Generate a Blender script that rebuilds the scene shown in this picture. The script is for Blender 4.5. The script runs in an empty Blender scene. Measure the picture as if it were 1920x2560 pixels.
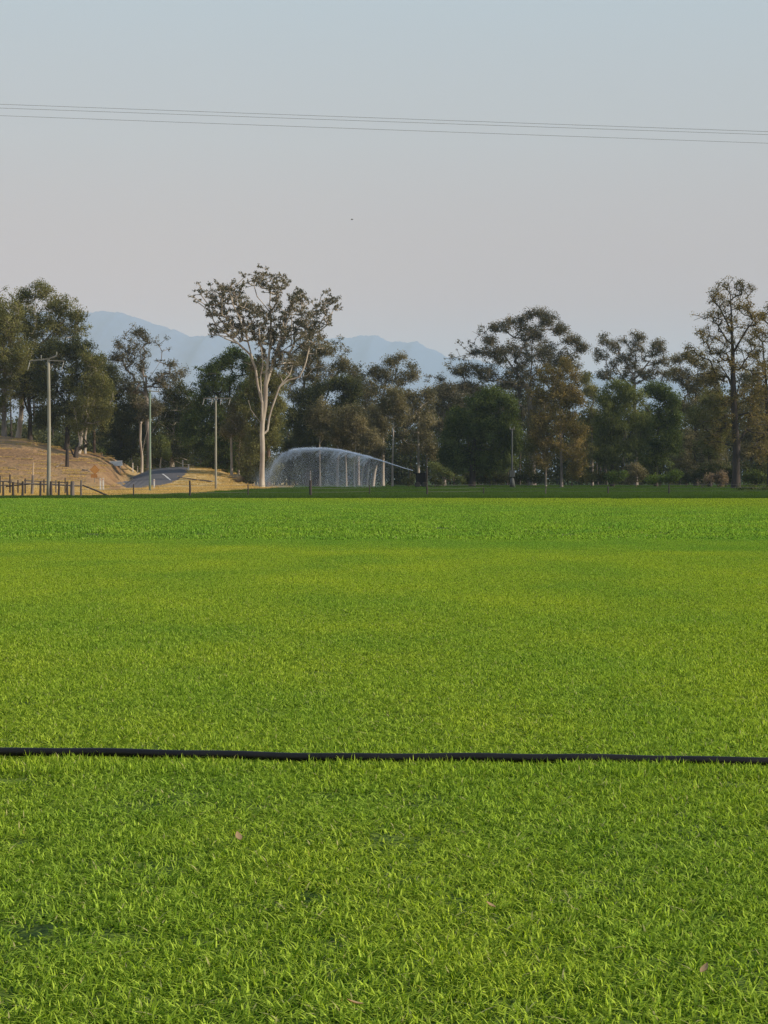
import bpy, math, random
import numpy as np
random.seed(7)
RNG = np.random.default_rng(11)
sc = bpy.context.scene
R = math.radians

# ------------------------------------------------------------------ camera
CAM_H = 1.6
F = 4330.0                      # focal length in 1920-wide pixels
PITCH = math.atan(83.0 / F)     # horizon sits a little above the middle
cam_d = bpy.data.cameras.new('camera')
cam_d.sensor_fit = 'HORIZONTAL'; cam_d.sensor_width = 36.0
cam_d.lens = F / 1920.0 * 36.0
cam_d.clip_start = 0.1; cam_d.clip_end = 30000
cam = bpy.data.objects.new('camera', cam_d)
sc.collection.objects.link(cam)
cam.location = (0, 0, CAM_H); cam.rotation_euler = (R(90) - PITCH, 0, 0)
sc.camera = cam

# ------------------------------------------------------------------ sky + sun
SUN_AZ, SUN_EL = 102.0, 26.0     # azimuth clockwise from the view direction
world = bpy.data.worlds.new('World'); sc.world = world; world.use_nodes = True
nt = world.node_tree; nt.nodes.clear()
out = nt.nodes.new('ShaderNodeOutputWorld'); bg = nt.nodes.new('ShaderNodeBackground')
sky = nt.nodes.new('ShaderNodeTexSky'); sky.sky_type = 'NISHITA'; sky.sun_disc = False
sky.sun_elevation = R(SUN_EL); sky.sun_rotation = R(SUN_AZ)
sky.air_density = 1.0; sky.dust_density = 1.6; sky.ozone_density = 1.0
tc = nt.nodes.new('ShaderNodeTexCoord'); sep = nt.nodes.new('ShaderNodeSeparateXYZ')
ramp = nt.nodes.new('ShaderNodeValToRGB')
nt.links.new(tc.outputs['Generated'], sep.inputs[0]); nt.links.new(sep.outputs['Z'], ramp.inputs[0])
cr = ramp.color_ramp                      # hazy dry-season air: pale, slightly pink low down
cr.elements[0].position = 0.0;  cr.elements[0].color = (5.2, 2.7, 1.8, 1)
cr.elements[1].position = 1.0;  cr.elements[1].color = (1.6, 2.6, 4.6, 1)
e = cr.elements.new(0.10); e.color = (5.3, 2.9, 1.9, 1)
e = cr.elements.new(0.19); e.color = (4.7, 4.3, 3.95, 1)
e = cr.elements.new(0.28); e.color = (4.3, 5.0, 5.3, 1)
e = cr.elements.new(0.50); e.color = (3.0, 4.3, 5.8, 1)
mixw = nt.nodes.new('ShaderNodeMix'); mixw.data_type = 'RGBA'; mixw.inputs[0].default_value = 0.85
nt.links.new(sky.outputs[0], mixw.inputs[6]); nt.links.new(ramp.outputs[0], mixw.inputs[7])
nt.links.new(mixw.outputs[2], bg.inputs[0]); nt.links.new(bg.outputs[0], out.inputs[0])
bg.inputs[1].default_value = 0.10
sun_d = bpy.data.lights.new('sun', 'SUN'); sun_d.energy = 5.0; sun_d.angle = R(0.6)
sun_d.color = (1.0, 0.86, 0.68)
sun = bpy.data.objects.new('sun', sun_d); sc.collection.objects.link(sun)
sun.rotation_euler = (R(90 - SUN_EL), 0, R(180 - SUN_AZ))
sc.view_settings.view_transform = 'Standard'; sc.view_settings.look = 'None'
sc.view_settings.exposure = 0.30; sc.view_settings.gamma = 1.0
sc.cycles.use_denoising = True; sc.cycles.denoising_prefilter = 'NONE'; sc.cycles.use_adaptive_sampling = False
sc.cycles.max_bounces = 6; sc.cycles.transparent_max_bounces = 8; sc.cycles.volume_bounces = 1

# ------------------------------------------------------------------ helpers
def ray(px, py):
    u = (px - 960.0) / F; v = (1280.0 - py) / F
    cp, sp = math.cos(PITCH), math.sin(PITCH)
    return (u, cp + v * sp, -sp + v * cp)
def W(px, py, d):
    r = ray(px, py); t = d / r[1]
    return np.array([r[0] * t, d, CAM_H + r[2] * t])
def sstep(a, b, x):
    t = np.clip((x - a) / (b - a), 0, 1); return t * t * (3 - 2 * t)
def zof(py, d):
    return CAM_H + (1197.0 - np.asarray(py, float)) * d / F

HILL_X = [-2500, -600, 0, 60, 120, 170, 215, 250, 280, 305, 335, 352, 380, 420, 3000]
HILL_Y = [1050, 1062, 1092, 1097, 1114, 1124, 1130, 1134, 1144, 1156, 1178, 1190, 1212, 1219, 1219]
MND_X = [-3000, 270, 300, 333, 381, 453, 500, 537, 570, 590, 604, 640, 680, 3000]
MND_Y = [1219, 1219, 1214, 1192, 1173, 1167, 1168, 1172, 1180, 1192, 1209, 1219, 1221, 1221]
def height(x, y):
    x = np.asarray(x, float); y = np.asarray(y, float)
    ys = np.maximum(y, 60.0)
    px = x / ys * F + 960
    z = 0.33 * sstep(168, 235, y)
    z = z - 0.05 * sstep(138.5, 141, y) * (1 - sstep(150, 175, y))
    bump = 0.10 * np.sin(x * .31 + y * .17) + 0.07 * np.sin(x * .8 - y * .45)
    hz = zof(np.interp(px, HILL_X, HILL_Y), 262)
    hh = np.maximum(hz - 0.33, 0) * sstep(np.interp(px, [235, 285, 310], [188, 205, 244]), np.interp(px, [235, 310], [266, 286]), y) * (1 + 0.5 * sstep(262, 420, y))
    hh = np.where(hh > 0.4, hh + bump * np.minimum(hh, 2) * .6, hh)
    mz = zof(np.interp(px, MND_X, MND_Y), 264)
    mm = np.maximum(mz - 0.33, 0) * sstep(226, 266, y) * (1 - sstep(290, 330, y))
    far = sstep(380, 800, y) * 0
    return z + np.maximum(hh, mm) * (1 - sstep(520, 900, y)) + far
def on_terrain(px, py, d0=200.0, d1=300.0):
    r = ray(px, py); d = d0
    while d < d1:
        t = d / r[1]
        if CAM_H + r[2] * t <= float(height(r[0] * t, d)): break
        d += 0.5
    t = d / r[1]
    return np.array([r[0] * t, d, float(height(r[0] * t, d))])

def mesh_obj(name, verts, faces, mat=None, parent=None, smooth=False, attr=None, link=True):
    """verts (n,3) array; faces (m,k) array or list of lists"""
    me = bpy.data.meshes.new(name)
    if isinstance(faces, np.ndarray):
        V = np.asarray(verts, np.float32); k = faces.shape[1]; m = len(faces)
        me.vertices.add(len(V)); me.vertices.foreach_set('co', V.ravel())
        me.loops.add(m * k); me.loops.foreach_set('vertex_index', faces.astype(np.int32).ravel())
        me.polygons.add(m); me.polygons.foreach_set('loop_start', np.arange(0, m * k, k, dtype=np.int32))
        me.polygons.foreach_set('loop_total', np.full(m, k, np.int32))
        me.update(calc_edges=True)
    else:
        me.from_pydata([tuple(map(float, v)) for v in verts], [], [tuple(f) for f in faces]); me.update()
    if smooth: me.polygons.foreach_set('use_smooth', np.ones(len(me.polygons), bool))
    if attr:
        for an, (dom, ty, data) in attr.items():
            a = me.attributes.new(an, ty, dom)
            a.data.foreach_set('color' if 'COLOR' in ty else ('vector' if 'VECTOR' in ty else 'value'), np.asarray(data, np.float32).ravel())
    if mat: me.materials.append(mat)
    o = bpy.data.objects.new(name, me)
    if link: sc.collection.objects.link(o)
    if parent is not None: o.parent = parent
    return o
def tag(o, label=None, cat=None, group=None, kind=None):
    if label: o['label'] = label
    if cat: o['category'] = cat
    if group: o['group'] = group
    if kind: o['kind'] = kind
    return o
def empty(name, loc, label, cat, group=None, rz=0):
    o = bpy.data.objects.new(name, None); sc.collection.objects.link(o)
    o.location = tuple(map(float, loc)); o.rotation_euler = (0, 0, rz); o.empty_display_size = .3
    return tag(o, label, cat, group)

class MB:
    def __init__(s): s.v = []; s.f = []
    def box(s, c, size, rot=None, bevel=0.0):
        c = np.array(c, float); h = np.array(size, float) / 2; b = min(bevel, h.min() * .5)
        n = len(s.v)
        # chamfered vertical edges: octagonal prism
        if b > 0:
            ring = [(-h[0]+b,-h[1]),(h[0]-b,-h[1]),(h[0],-h[1]+b),(h[0],h[1]-b),(h[0]-b,h[1]),(-h[0]+b,h[1]),(-h[0],h[1]-b),(-h[0],-h[1]+b)]
        else: ring = [(-h[0],-h[1]),(h[0],-h[1]),(h[0],h[1]),(-h[0],h[1])]
        k = len(ring)
        P = [np.array([x, y, z]) for z in (-h[2], h[2]) for x, y in ring]
        for p in P:
            if rot is not None: p = rot @ p
            s.v.append(c + p)
        for i in range(k): s.f.append([n+i, n+(i+1)%k, n+k+(i+1)%k, n+k+i])
        s.f.append([n+i for i in range(k)][::-1]); s.f.append([n+k+i for i in range(k)])
        return s
    def tube(s, pts, rad, k=8, jit=0.0):
        pts = [np.array(p, float) for p in pts]
        if np.isscalar(rad): rad = [rad] * len(pts)
        n0 = len(s.v)
        for i, p in enumerate(pts):
            t = pts[min(i+1, len(pts)-1)] - pts[max(i-1, 0)]; t /= (np.linalg.norm(t) + 1e-9)
            a = np.array([0, 0, 1.0]) if abs(t[2]) < .9 else np.array([1.0, 0, 0])
            u = np.cross(a, t); u /= np.linalg.norm(u); w = np.cross(t, u)
            for j in range(k):
                an = 2 * math.pi * j / k
                rr = rad[i] * (1 + (random.uniform(-jit, jit) if jit else 0))
                s.v.append(p + (u * math.cos(an) + w * math.sin(an)) * rr)
        for i in range(len(pts)-1):
            for j in range(k):
                a = n0+i*k+j; b = n0+i*k+(j+1)%k; s.f.append([a, b, b+k, a+k])
        s.f.append([n0+j for j in range(k)][::-1]); s.f.append([n0+(len(pts)-1)*k+j for j in range(k)])
        return s
    def build(s, name, mat, parent=None, smooth=False, org=None):
        v = np.array(s.v)
        if org is not None: v = v - np.array(org)
        return mesh_obj(name, v, s.f, mat, parent, smooth)
def rotx(a): c, s = math.cos(a), math.sin(a); return np.array([[1,0,0],[0,c,-s],[0,s,c]])
def roty(a): c, s = math.cos(a), math.sin(a); return np.array([[c,0,s],[0,1,0],[-s,0,c]])
def rotz(a): c, s = math.cos(a), math.sin(a); return np.array([[c,-s,0],[s,c,0],[0,0,1]])

# ------------------------------------------------------------------ materials
def base_mat(name):
    m = bpy.data.materials.new(name); m.use_nodes = True
    return m, m.node_tree, m.node_tree.nodes['Principled BSDF']
def solid(name, col, rough=.8, col2=None, scale=8.0, metal=0.0, stretch=None, bump=0.0, spec=.3):
    m, t, b = base_mat(name)
    b.inputs['Roughness'].default_value = rough; b.inputs['Metallic'].default_value = metal
    b.inputs['Specular IOR Level'].default_value = spec
    n = t.nodes.new('ShaderNodeTexNoise'); n.inputs['Scale'].default_value = scale; n.inputs['Detail'].default_value = 5
    tcn = t.nodes.new('ShaderNodeTexCoord'); mp = t.nodes.new('ShaderNodeMapping')
    if stretch: mp.inputs['Scale'].default_value = stretch
    t.links.new(tcn.outputs['Object'], mp.inputs[0]); t.links.new(mp.outputs[0], n.inputs['Vector'])
    r = t.nodes.new('ShaderNodeValToRGB')
    c2 = col2 or tuple(c * .65 for c in col)
    r.color_ramp.elements[0].position = .35; r.color_ramp.elements[0].color = (*c2, 1)
    r.color_ramp.elements[1].position = .65; r.color_ramp.elements[1].color = (*col, 1)
    t.links.new(n.outputs[0], r.inputs[0]); t.links.new(r.outputs[0], b.inputs['Base Color'])
    if bump:
        bp = t.nodes.new('ShaderNodeBump'); bp.inputs['Strength'].default_value = bump; bp.inputs['Distance'].default_value = .05
        t.links.new(n.outputs[0], bp.inputs['Height']); t.links.new(bp.outputs[0], b.inputs['Normal'])
    return m
def mixnode(t, a, b, f, typ='MIX'):
    n = t.nodes.new('ShaderNodeMix'); n.data_type = 'RGBA'; n.blend_type = typ
    for i, s in ((6, a), (7, b), (0, f)):
        if hasattr(s, 'is_output'): t.links.new(s, n.inputs[i])
        elif isinstance(s, tuple): n.inputs[i].default_value = (*s, 1)
        else: n.inputs[i].default_value = s
    return n.outputs[2]
def leafy(name, c1, c2, c3=None, trans=.35, nscale=.35, world_mix=None, tcol=None, odd=None):
    """thin leaves: diffuse + translucent, colour varied per leaf (attribute rnd) and per clump (noise)"""
    m = bpy.data.materials.new(name); m.use_nodes = True; t = m.node_tree; t.nodes.clear()
    o = t.nodes.new('ShaderNodeOutputMaterial')
    at = t.nodes.new('ShaderNodeAttribute'); at.attribute_name = 'rnd'
    geo = t.nodes.new('ShaderNodeNewGeometry')
    n = t.nodes.new('ShaderNodeTexNoise'); n.inputs['Scale'].default_value = nscale; n.inputs['Detail'].default_value = 3
    t.links.new(geo.outputs['Position'], n.inputs['Vector'])
    mr = t.nodes.new('ShaderNodeMapRange'); mr.inputs[1].default_value = .38; mr.inputs[2].default_value = .62
    t.links.new(n.outputs[0], mr.inputs[0])
    col = mixnode(t, c1, c2, at.outputs['Fac'])
    if c3: col = mixnode(t, col, mixnode(t, c3, col, .35), mr.outputs[0])
    if world_mix: col = world_mix(t, geo, col)
    if odd:
        gt = t.nodes.new('ShaderNodeMath'); gt.operation = 'GREATER_THAN'; gt.inputs[1].default_value = odd[0]
        t.links.new(at.outputs['Fac'], gt.inputs[0]); col = mixnode(t, col, odd[1], gt.outputs[0])
    d = t.nodes.new('ShaderNodeBsdfDiffuse'); tr = t.nodes.new('ShaderNodeBsdfTranslucent')
    t.links.new(col, d.inputs[0])
    tint = mixnode(t, col, tcol or (1.25, 1.15, .55), 1.0, 'MULTIPLY')
    t.links.new(tint, tr.inputs[0])
    mx = t.nodes.new('ShaderNodeMixShader'); mx.inputs[0].default_value = trans
    t.links.new(d.outputs[0], mx.inputs[1]); t.links.new(tr.outputs[0], mx.inputs[2])
    t.links.new(mx.outputs[0], o.inputs[0])
    return m

M = {}
M['pale_bark'] = solid('pale_bark', (.50, .445, .37), .85, (.28, .23, .19), 1.3, stretch=(1, 1, .25))
M['grey_bark'] = solid('grey_bark', (.26, .22, .19), .9, (.13, .11, .095), 1.5, stretch=(1, 1, .3))
M['dark_bark'] = solid('dark_bark', (.07, .055, .045), .95, (.035, .03, .028), 2, stretch=(1, 1, .3))
M['brown_bark'] = solid('brown_bark', (.17, .115, .085), .95, (.09, .065, .05), 2, stretch=(1, 1, .3))
L = {}
L['olive'] = leafy('olive_leaves', (.085, .092, .032), (.345, .335, .135), (.070, .082, .032), .32)
L['dark']  = leafy('dark_leaves', (.036, .046, .025), (.165, .175, .075), (.036, .046, .025), .30)
L['brown'] = leafy('brown_leaves', (.090, .086, .050), (.375, .325, .190), (.072, .078, .044), .32)
L['gum']   = leafy('gum_leaves', (.066, .066, .044), (.300, .262, .170), (.056, .064, .042), .28)
L['gold']  = leafy('golden_leaves', (.095, .082, .034), (.400, .310, .130), (.075, .075, .032), .34)
L['green'] = leafy('green_leaves', (.038, .064, .024), (.200, .250, .085), (.032, .055, .021), .34)
L['willow'] = leafy('willow_leaves', (.075, .098, .038), (.270, .300, .110), (.058, .084, .034), .36)
L['bright'] = leafy('bright_leaves', (.07, .11, .025), (.19, .27, .06), (.05, .085, .022), .34)
L['straw'] = leafy('straw_leaves', (.22, .17, .12), (.38, .29, .19), (.17, .13, .10), .25)

# ------------------------------------------------------------------ ground
def ground_grid():
    xs = np.unique(np.concatenate([np.array([-20000, -11000, -6000, -3000, -1500, -800, -400, -250]), np.arange(-160, 160.1, 1.6),
                                   np.array([250, 400, 800, 1500, 3000, 6000, 11000, 20000])]))
    ys = np.unique(np.concatenate([np.array([-600, -200, -60]), np.arange(-20, 130, 6.0), np.arange(130, 340, 1.5),
                                   np.arange(340, 560, 8.0), np.array([700, 900, 1500, 3000, 6000, 11500, 20500])]))
    X, Y = np.meshgrid(xs, ys)
    Z = height(X, Y)
    nx, ny = len(xs), len(ys)
    V = np.stack([X.ravel(), Y.ravel(), Z.ravel()], 1)
    i = np.arange(nx * ny).reshape(ny, nx)
    Fc = np.stack([i[:-1, :-1].ravel(), i[:-1, 1:].ravel(), i[1:, 1:].ravel(), i[1:, :-1].ravel()], 1)
    return V, Fc
V, Fc = ground_grid()
def dry_amount(x, y):
    """0 = green pasture, 1 = straw coloured roadside grass"""
    px = x / np.maximum(y, 60) * F + 960
    left = 1 - sstep(640, 900, px)
    start = np.interp(px, [0, 200, 330, 470, 540, 620, 700], [158, 159, 168, 180, 196, 212, 230])
    return sstep(-8, 8, y - start) * left
def dirt_amount(x, y):
    px = x / np.maximum(y, 60) * F + 960
    return sstep(196, 214, y) * (1 - sstep(300, 350, px)) + 0.35 * sstep(236, 250, y) * sstep(520, 560, px) * (1 - sstep(610, 640, px))
x_, y_ = V[:, 0], V[:, 1]
dry = dry_amount(x_, y_); dirt = np.clip(dirt_amount(x_, y_), 0, 1)
crop = 1 - sstep(138.6, 140, y_)
colz = np.stack([dry, dirt, crop, np.ones_like(dry)], 1)
mg, t, b = base_mat('ground_surface')
at = t.nodes.new('ShaderNodeAttribute'); at.attribute_name = 'zone'
sp = t.nodes.new('ShaderNodeSeparateColor'); t.links.new(at.outputs['Color'], sp.inputs[0])
geo = t.nodes.new('ShaderNodeNewGeometry')
def noise(scale, detail=5, stretch=None):
    n = t.nodes.new('ShaderNodeTexNoise'); n.inputs['Scale'].default_value = scale; n.inputs['Detail'].default_value = detail
    if stretch:
        mp = t.nodes.new('ShaderNodeMapping'); mp.inputs['Scale'].default_value = stretch
        t.links.new(geo.outputs['Position'], mp.inputs[0]); t.links.new(mp.outputs[0], n.inputs['Vector'])
    else: t.links.new(geo.outputs['Position'], n.inputs['Vector'])
    mr = t.nodes.new('ShaderNodeMapRange'); mr.inputs[1].default_value = .36; mr.inputs[2].default_value = .64
    t.links.new(n.outputs[0], mr.inputs[0]); return mr.outputs[0]
n1, n2, n3, n4 = noise(.25), noise(1.6), noise(.09), noise(45)
green = mixnode(t, (.030, .060, .016), (.055, .090, .022), n1)
cropc = mixnode(t, (.040, .075, .014), (.15, .21, .035), n4)
dryc = mixnode(t, mixnode(t, (.56, .39, .155), (.42, .30, .12), n1), (.62, .45, .20), n2)
dirtc = mixnode(t, mixnode(t, (.250, .145, .072), (.15, .09, .050), n2), (.33, .21, .105), n3)
c = mixnode(t, green, cropc, sp.outputs[2])
c = mixnode(t, c, dryc, sp.outputs[0])
c = mixnode(t, c, dirtc, sp.outputs[1])
t.links.new(c, b.inputs['Base Color']); b.inputs['Roughness'].default_value = .95; b.inputs['Specular IOR Level'].default_value = .1
bp = t.nodes.new('ShaderNodeBump'); bp.inputs['Strength'].default_value = .6; bp.inputs['Distance'].default_value = .3
t.links.new(n2, bp.inputs['Height']); t.links.new(bp.outputs[0], b.inputs['Normal'])
ground = mesh_obj('ground', V, Fc, mg, smooth=True, attr={'zone': ('POINT', 'FLOAT_COLOR', colz)})
tag(ground, kind='structure')

# mountains -------------------------------------------------------------
def ridge(name, pts, d, depth, seed, mat):
    rg = np.random.default_rng(seed)
    pxs = np.arange(pts[0][0], pts[-1][0] + 1, 6.0)
    py = np.interp(pxs, [p[0] for p in pts], [p[1] for p in pts])
    k = np.ones(9) / 9; py = np.convolve(np.pad(py, 4, 'edge'), k, 'valid')
    for f_, a_ in ((.011, 5), (.035, 2.6), (.12, 1.5), (.31, 1.0)):
        py = py + a_ * np.sin(pxs * f_ * 2 * math.pi * .6 + rg.uniform(0, 6)) * .7
    py += rg.normal(0, .5, len(py))
    tops = zof(py, d)
    nj = 14; rows = []
    for j in range(nj + 1):
        s = j / nj                       # 0 foot in front ... .6 crest ... 1 back foot
        y = d - depth * .6 + depth * s
        hh = math.sin(min(s / .6, 1) * math.pi / 2) ** 1.3 if s <= .6 else math.cos((s - .6) / .4 * math.pi / 2)
        spur = 1 - (.09 * (1 + np.sin(pxs * .05 + 1.3 * np.sin(pxs * .013) + j * .25)) * max(0, 1 - s / .6) ** .8)
        hz = -2 + (tops + 2) * min(hh, 1) * (spur if s < .6 else 1)
        xx = (pxs - 960) / F * d + (y - d) * .15
        rows.append(np.stack([xx, np.full_like(xx, y), hz], 1))
    V = np.concatenate(rows); n = len(pxs)
    i = np.arange(n * (nj + 1)).reshape(nj + 1, n)
    Fc = np.stack([i[:-1, :-1].ravel(), i[:-1, 1:].ravel(), i[1:, 1:].ravel(), i[1:, :-1].ravel()], 1)
    o = mesh_obj(name, V, Fc, mat, smooth=True); tag(o, kind='structure'); return o
M['forest_hazed'] = solid('haze_tinted_slope', (.045, .08, .18), .95, (.03, .055, .13), .02)  # forest colour tinted blue to paint in part of the distance haze
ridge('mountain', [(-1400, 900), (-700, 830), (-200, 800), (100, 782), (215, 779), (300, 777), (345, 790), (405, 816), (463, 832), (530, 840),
                   (640, 858), (760, 900), (900, 960), (1100, 1050)], 11200, 2700, 3, M['forest_hazed'])
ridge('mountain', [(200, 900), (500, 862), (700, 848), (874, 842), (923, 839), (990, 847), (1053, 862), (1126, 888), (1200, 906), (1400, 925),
                   (1700, 950), (2100, 990), (2900, 1060), (3600, 1120)], 13000, 2800, 5, M['forest_hazed'])

# haze --------------------------------------------------------------------
hm = bpy.data.materials.new('haze_air'); hm.use_nodes = True; ht = hm.node_tree; ht.nodes.clear()
ho = ht.nodes.new('ShaderNodeOutputMaterial'); pv = ht.nodes.new('ShaderNodeVolumePrincipled')
pv.inputs['Color'].default_value = (.68, .85, 1.0, 1); pv.inputs['Density'].default_value = 0.00010
pv.inputs['Anisotropy'].default_value = 0.0
ht.links.new(pv.outputs[0], ho.inputs['Volume'])
hz = MB().box((0, 9000, 624), (44000, 25000, 1252)); hz = hz.build('haze', hm); tag(hz, kind='stuff')

# ------------------------------------------------------------------ grass
def blade_patch(name, size, n, hmin, hmax, wid, mat, lean=.6, seed=0, seg=2, tuft=0.5):
    """a patch of curved tapering blades as one mesh (a prototype, instanced over the field)"""
    rg = np.random.default_rng(seed)
    nt_ = max(1, int(n / 7))
    tc_ = rg.uniform(-size/2, size/2, (nt_, 2))
    idx = rg.integers(0, nt_, n)
    p = np.where(rg.random((n, 1)) < tuft, tc_[idx] + rg.normal(0, size * .018 + .008, (n, 2)), rg.uniform(-size/2, size/2, (n, 2)))
    h = rg.uniform(hmin, hmax, n) * (1 - .35 * rg.random(n) ** 3)
    az = rg.uniform(0, 2*math.pi, n); ln = rg.uniform(.15, lean * 1.6, n)
    w = wid * rg.uniform(.6, 1.25, n)
    dirv = np.stack([np.cos(az), np.sin(az)], 1)
    faz = az + math.pi / 2 + rg.normal(0, .5, n); side = np.stack([np.cos(faz), np.sin(faz)], 1)
    levels = []
    for s in range(seg + 1):
        f = s / seg
        lx = p + dirv * (h * ln * f ** 1.7)[:, None]
        z = h * (f - .28 * ln * f * f)
        levels.append((lx, z, w * (1 - .55 * f)))
    V = []
    for (lx, z, ww) in levels[:-1]:
        V.append(np.concatenate([lx - side * ww[:, None]/2, z[:, None]], 1))
        V.append(np.concatenate([lx + side * ww[:, None]/2, z[:, None]], 1))
    lx, z, ww = levels[-1]
    V.append(np.concatenate([lx, z[:, None]], 1))
    V = np.stack(V, 1)                    # n, 2*seg+1, 3
    k = V.shape[1]; base = np.arange(n)[:, None] * k
    tris = []
    for s in range(seg - 1):
        a = 2 * s; tris += [[a, a+1, a+3], [a, a+3, a+2]]
    a = 2 * (seg - 1); tris.append([a, a+1, a+2])
    Fc = (base[:, :, None] + np.array(tris)[None]).reshape(-1, 3)
    rnd = np.repeat(rg.random(n) ** 1.3, len(tris))
    o = mesh_obj(name, V.reshape(-1, 3), Fc, mat, attr={'rnd': ('FACE', 'FLOAT', rnd)}, link=False)
    return o
def scatter(name, pts, rots, scales, idx, protos, label=None, sz=None):
    """one object: points carrying instances of the prototype patches through geometry nodes"""
    coll = bpy.data.collections.new(name + '_sources')
    for i, pr in enumerate(protos):
        pr.name = '%s_source_%02d' % (name, i); coll.objects.link(pr)
    me = bpy.data.meshes.new(name); me.vertices.add(len(pts)); me.vertices.foreach_set('co', np.asarray(pts, np.float32).ravel())
    for an, ty, dat, key in (('rotz', 'FLOAT', rots, 'value'), ('scl', 'FLOAT_VECTOR', scales, 'vector'), ('pick', 'INT', idx, 'value')):
        a = me.attributes.new(an, ty, 'POINT')
        a.data.foreach_set(key, np.asarray(dat, np.int32 if ty == 'INT' else np.float32).ravel())
    o = bpy.data.objects.new(name, me); sc.collection.objects.link(o)
    ng = bpy.data.node_groups.new(name + '_nodes', 'GeometryNodeTree')
    ng.interface.new_socket('Geometry', in_out='INPUT', socket_type='NodeSocketGeometry')
    ng.interface.new_socket('Geometry', in_out='OUTPUT', socket_type='NodeSocketGeometry')
    N = ng.nodes; gi = N.new('NodeGroupInput'); go = N.new('NodeGroupOutput')
    iop = N.new('GeometryNodeInstanceOnPoints'); ci = N.new('GeometryNodeCollectionInfo')
    ci.inputs['Collection'].default_value = coll
    ci.inputs['Separate Children'].default_value = True; ci.inputs['Reset Children'].default_value = True
    def named(nm, ty):
        a = N.new('GeometryNodeInputNamedAttribute'); a.data_type = ty; a.inputs['Name'].default_value = nm; return a.outputs['Attribute']
    cx = N.new('ShaderNodeCombineXYZ'); ng.links.new(named('rotz', 'FLOAT'), cx.inputs['Z'])
    er = N.new('FunctionNodeEulerToRotation'); ng.links.new(cx.outputs[0], er.inputs[0])
    ng.links.new(gi.outputs[0], iop.inputs['Points']); ng.links.new(ci.outputs[0], iop.inputs['Instance'])
    iop.inputs['Pick Instance'].default_value = True
    ng.links.new(named('pick', 'INT'), iop.inputs['Instance Index'])
    ng.links.new(er.outputs[0], iop.inputs['Rotation']); ng.links.new(named('scl', 'FLOAT_VECTOR'), iop.inputs['Scale'])
    ng.links.new(iop.outputs[0], go.inputs[0])
    md = o.modifiers.new('instances', 'NODES'); md.node_group = ng
    tag(o, label, kind='stuff'); return o

def crop_mix(t, geo, col):
    """two sowings of the crop meet on a line across the field; bands of thin and lush growth"""
    s = t.nodes.new('ShaderNodeSeparateXYZ'); t.links.new(geo.outputs['Position'], s.inputs[0])
    def mth(op, a, b_=None):
        n = t.nodes.new('ShaderNodeMath'); n.operation = op
        for i, q in enumerate((a, b_)):
            if q is None: continue
            if hasattr(q, 'is_output'): t.links.new(q, n.inputs[i])
            else: n.inputs[i].default_value = q
        return n.outputs[0]
    n = t.nodes.new('ShaderNodeTexNoise'); n.inputs['Scale'].default_value = .35; n.inputs['Detail'].default_value = 4
    t.links.new(geo.outputs['Position'], n.inputs['Vector'])
    line = mth('ADD', mth('ADD', s.outputs[1], mth('MULTIPLY', s.outputs[0], .33)), mth('MULTIPLY', n.outputs[0], 3.0))
    mr = t.nodes.new('ShaderNodeMapRange'); mr.inputs[1].default_value = 40.5; mr.inputs[2].default_value = 43.0
    t.links.new(line, mr.inputs[0])
    mr2 = t.nodes.new('ShaderNodeMapRange'); mr2.inputs[1].default_value = 100; mr2.inputs[2].default_value = 132
    t.links.new(mth('ADD', s.outputs[1], mth('MULTIPLY', s.outputs[0], .9)), mr2.inputs[0])
    n2 = t.nodes.new('ShaderNodeTexNoise'); n2.inputs['Scale'].default_value = .9; n2.inputs['Detail'].default_value = 3
    mp = t.nodes.new('ShaderNodeMapping'); mp.inputs['Scale'].default_value = (.5, .28, 1)
    t.links.new(geo.outputs['Position'], mp.inputs[0]); t.links.new(mp.outputs[0], n2.inputs['Vector'])
    m2 = t.nodes.new('ShaderNodeMapRange'); m2.inputs[1].default_value = .33; m2.inputs[2].default_value = .67
    t.links.new(n2.outputs[0], m2.inputs[0])
    c = mixnode(t, mixnode(t, col, (.70, .84, 1.0), 1.0, 'MULTIPLY'), col, m2.outputs[0])
    cf = mixnode(t, c, (.74, .89, 1.02), 1.0, 'MULTIPLY')
    c = mixnode(t, c, cf, mr.outputs[0])
    c = mixnode(t, c, mixnode(t, col, (1.0, .86, .6), 1.0, 'MULTIPLY'), mth('MULTIPLY', mr2.outputs[0], .5))
    return c
M['blade'] = leafy('crop_blades', (.055, .125, .008), (.760, .900, .110), None, .42, .5, crop_mix, (1.15, 1.18, .42), (.978, (.56, .52, .24)))
M['verge_shade'] = leafy('shade_dark_verge_blades', (.034, .074, .018), (.085, .150, .032), None, .3)  # tall fence-line grass, coloured dark to stand in for the shadow band there
M['pasture'] = leafy('pasture_blades', (.055, .115, .022), (.105, .180, .035), (.05, .09, .02), .38)
M['straw_blade'] = leafy('straw_blades', (.52, .37, .14), (.72, .53, .23), (.42, .31, .12), .35)
M['deadleaf'] = leafy('dead_leaf', (.45, .32, .18), (.62, .50, .34), None, .3)

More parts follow.
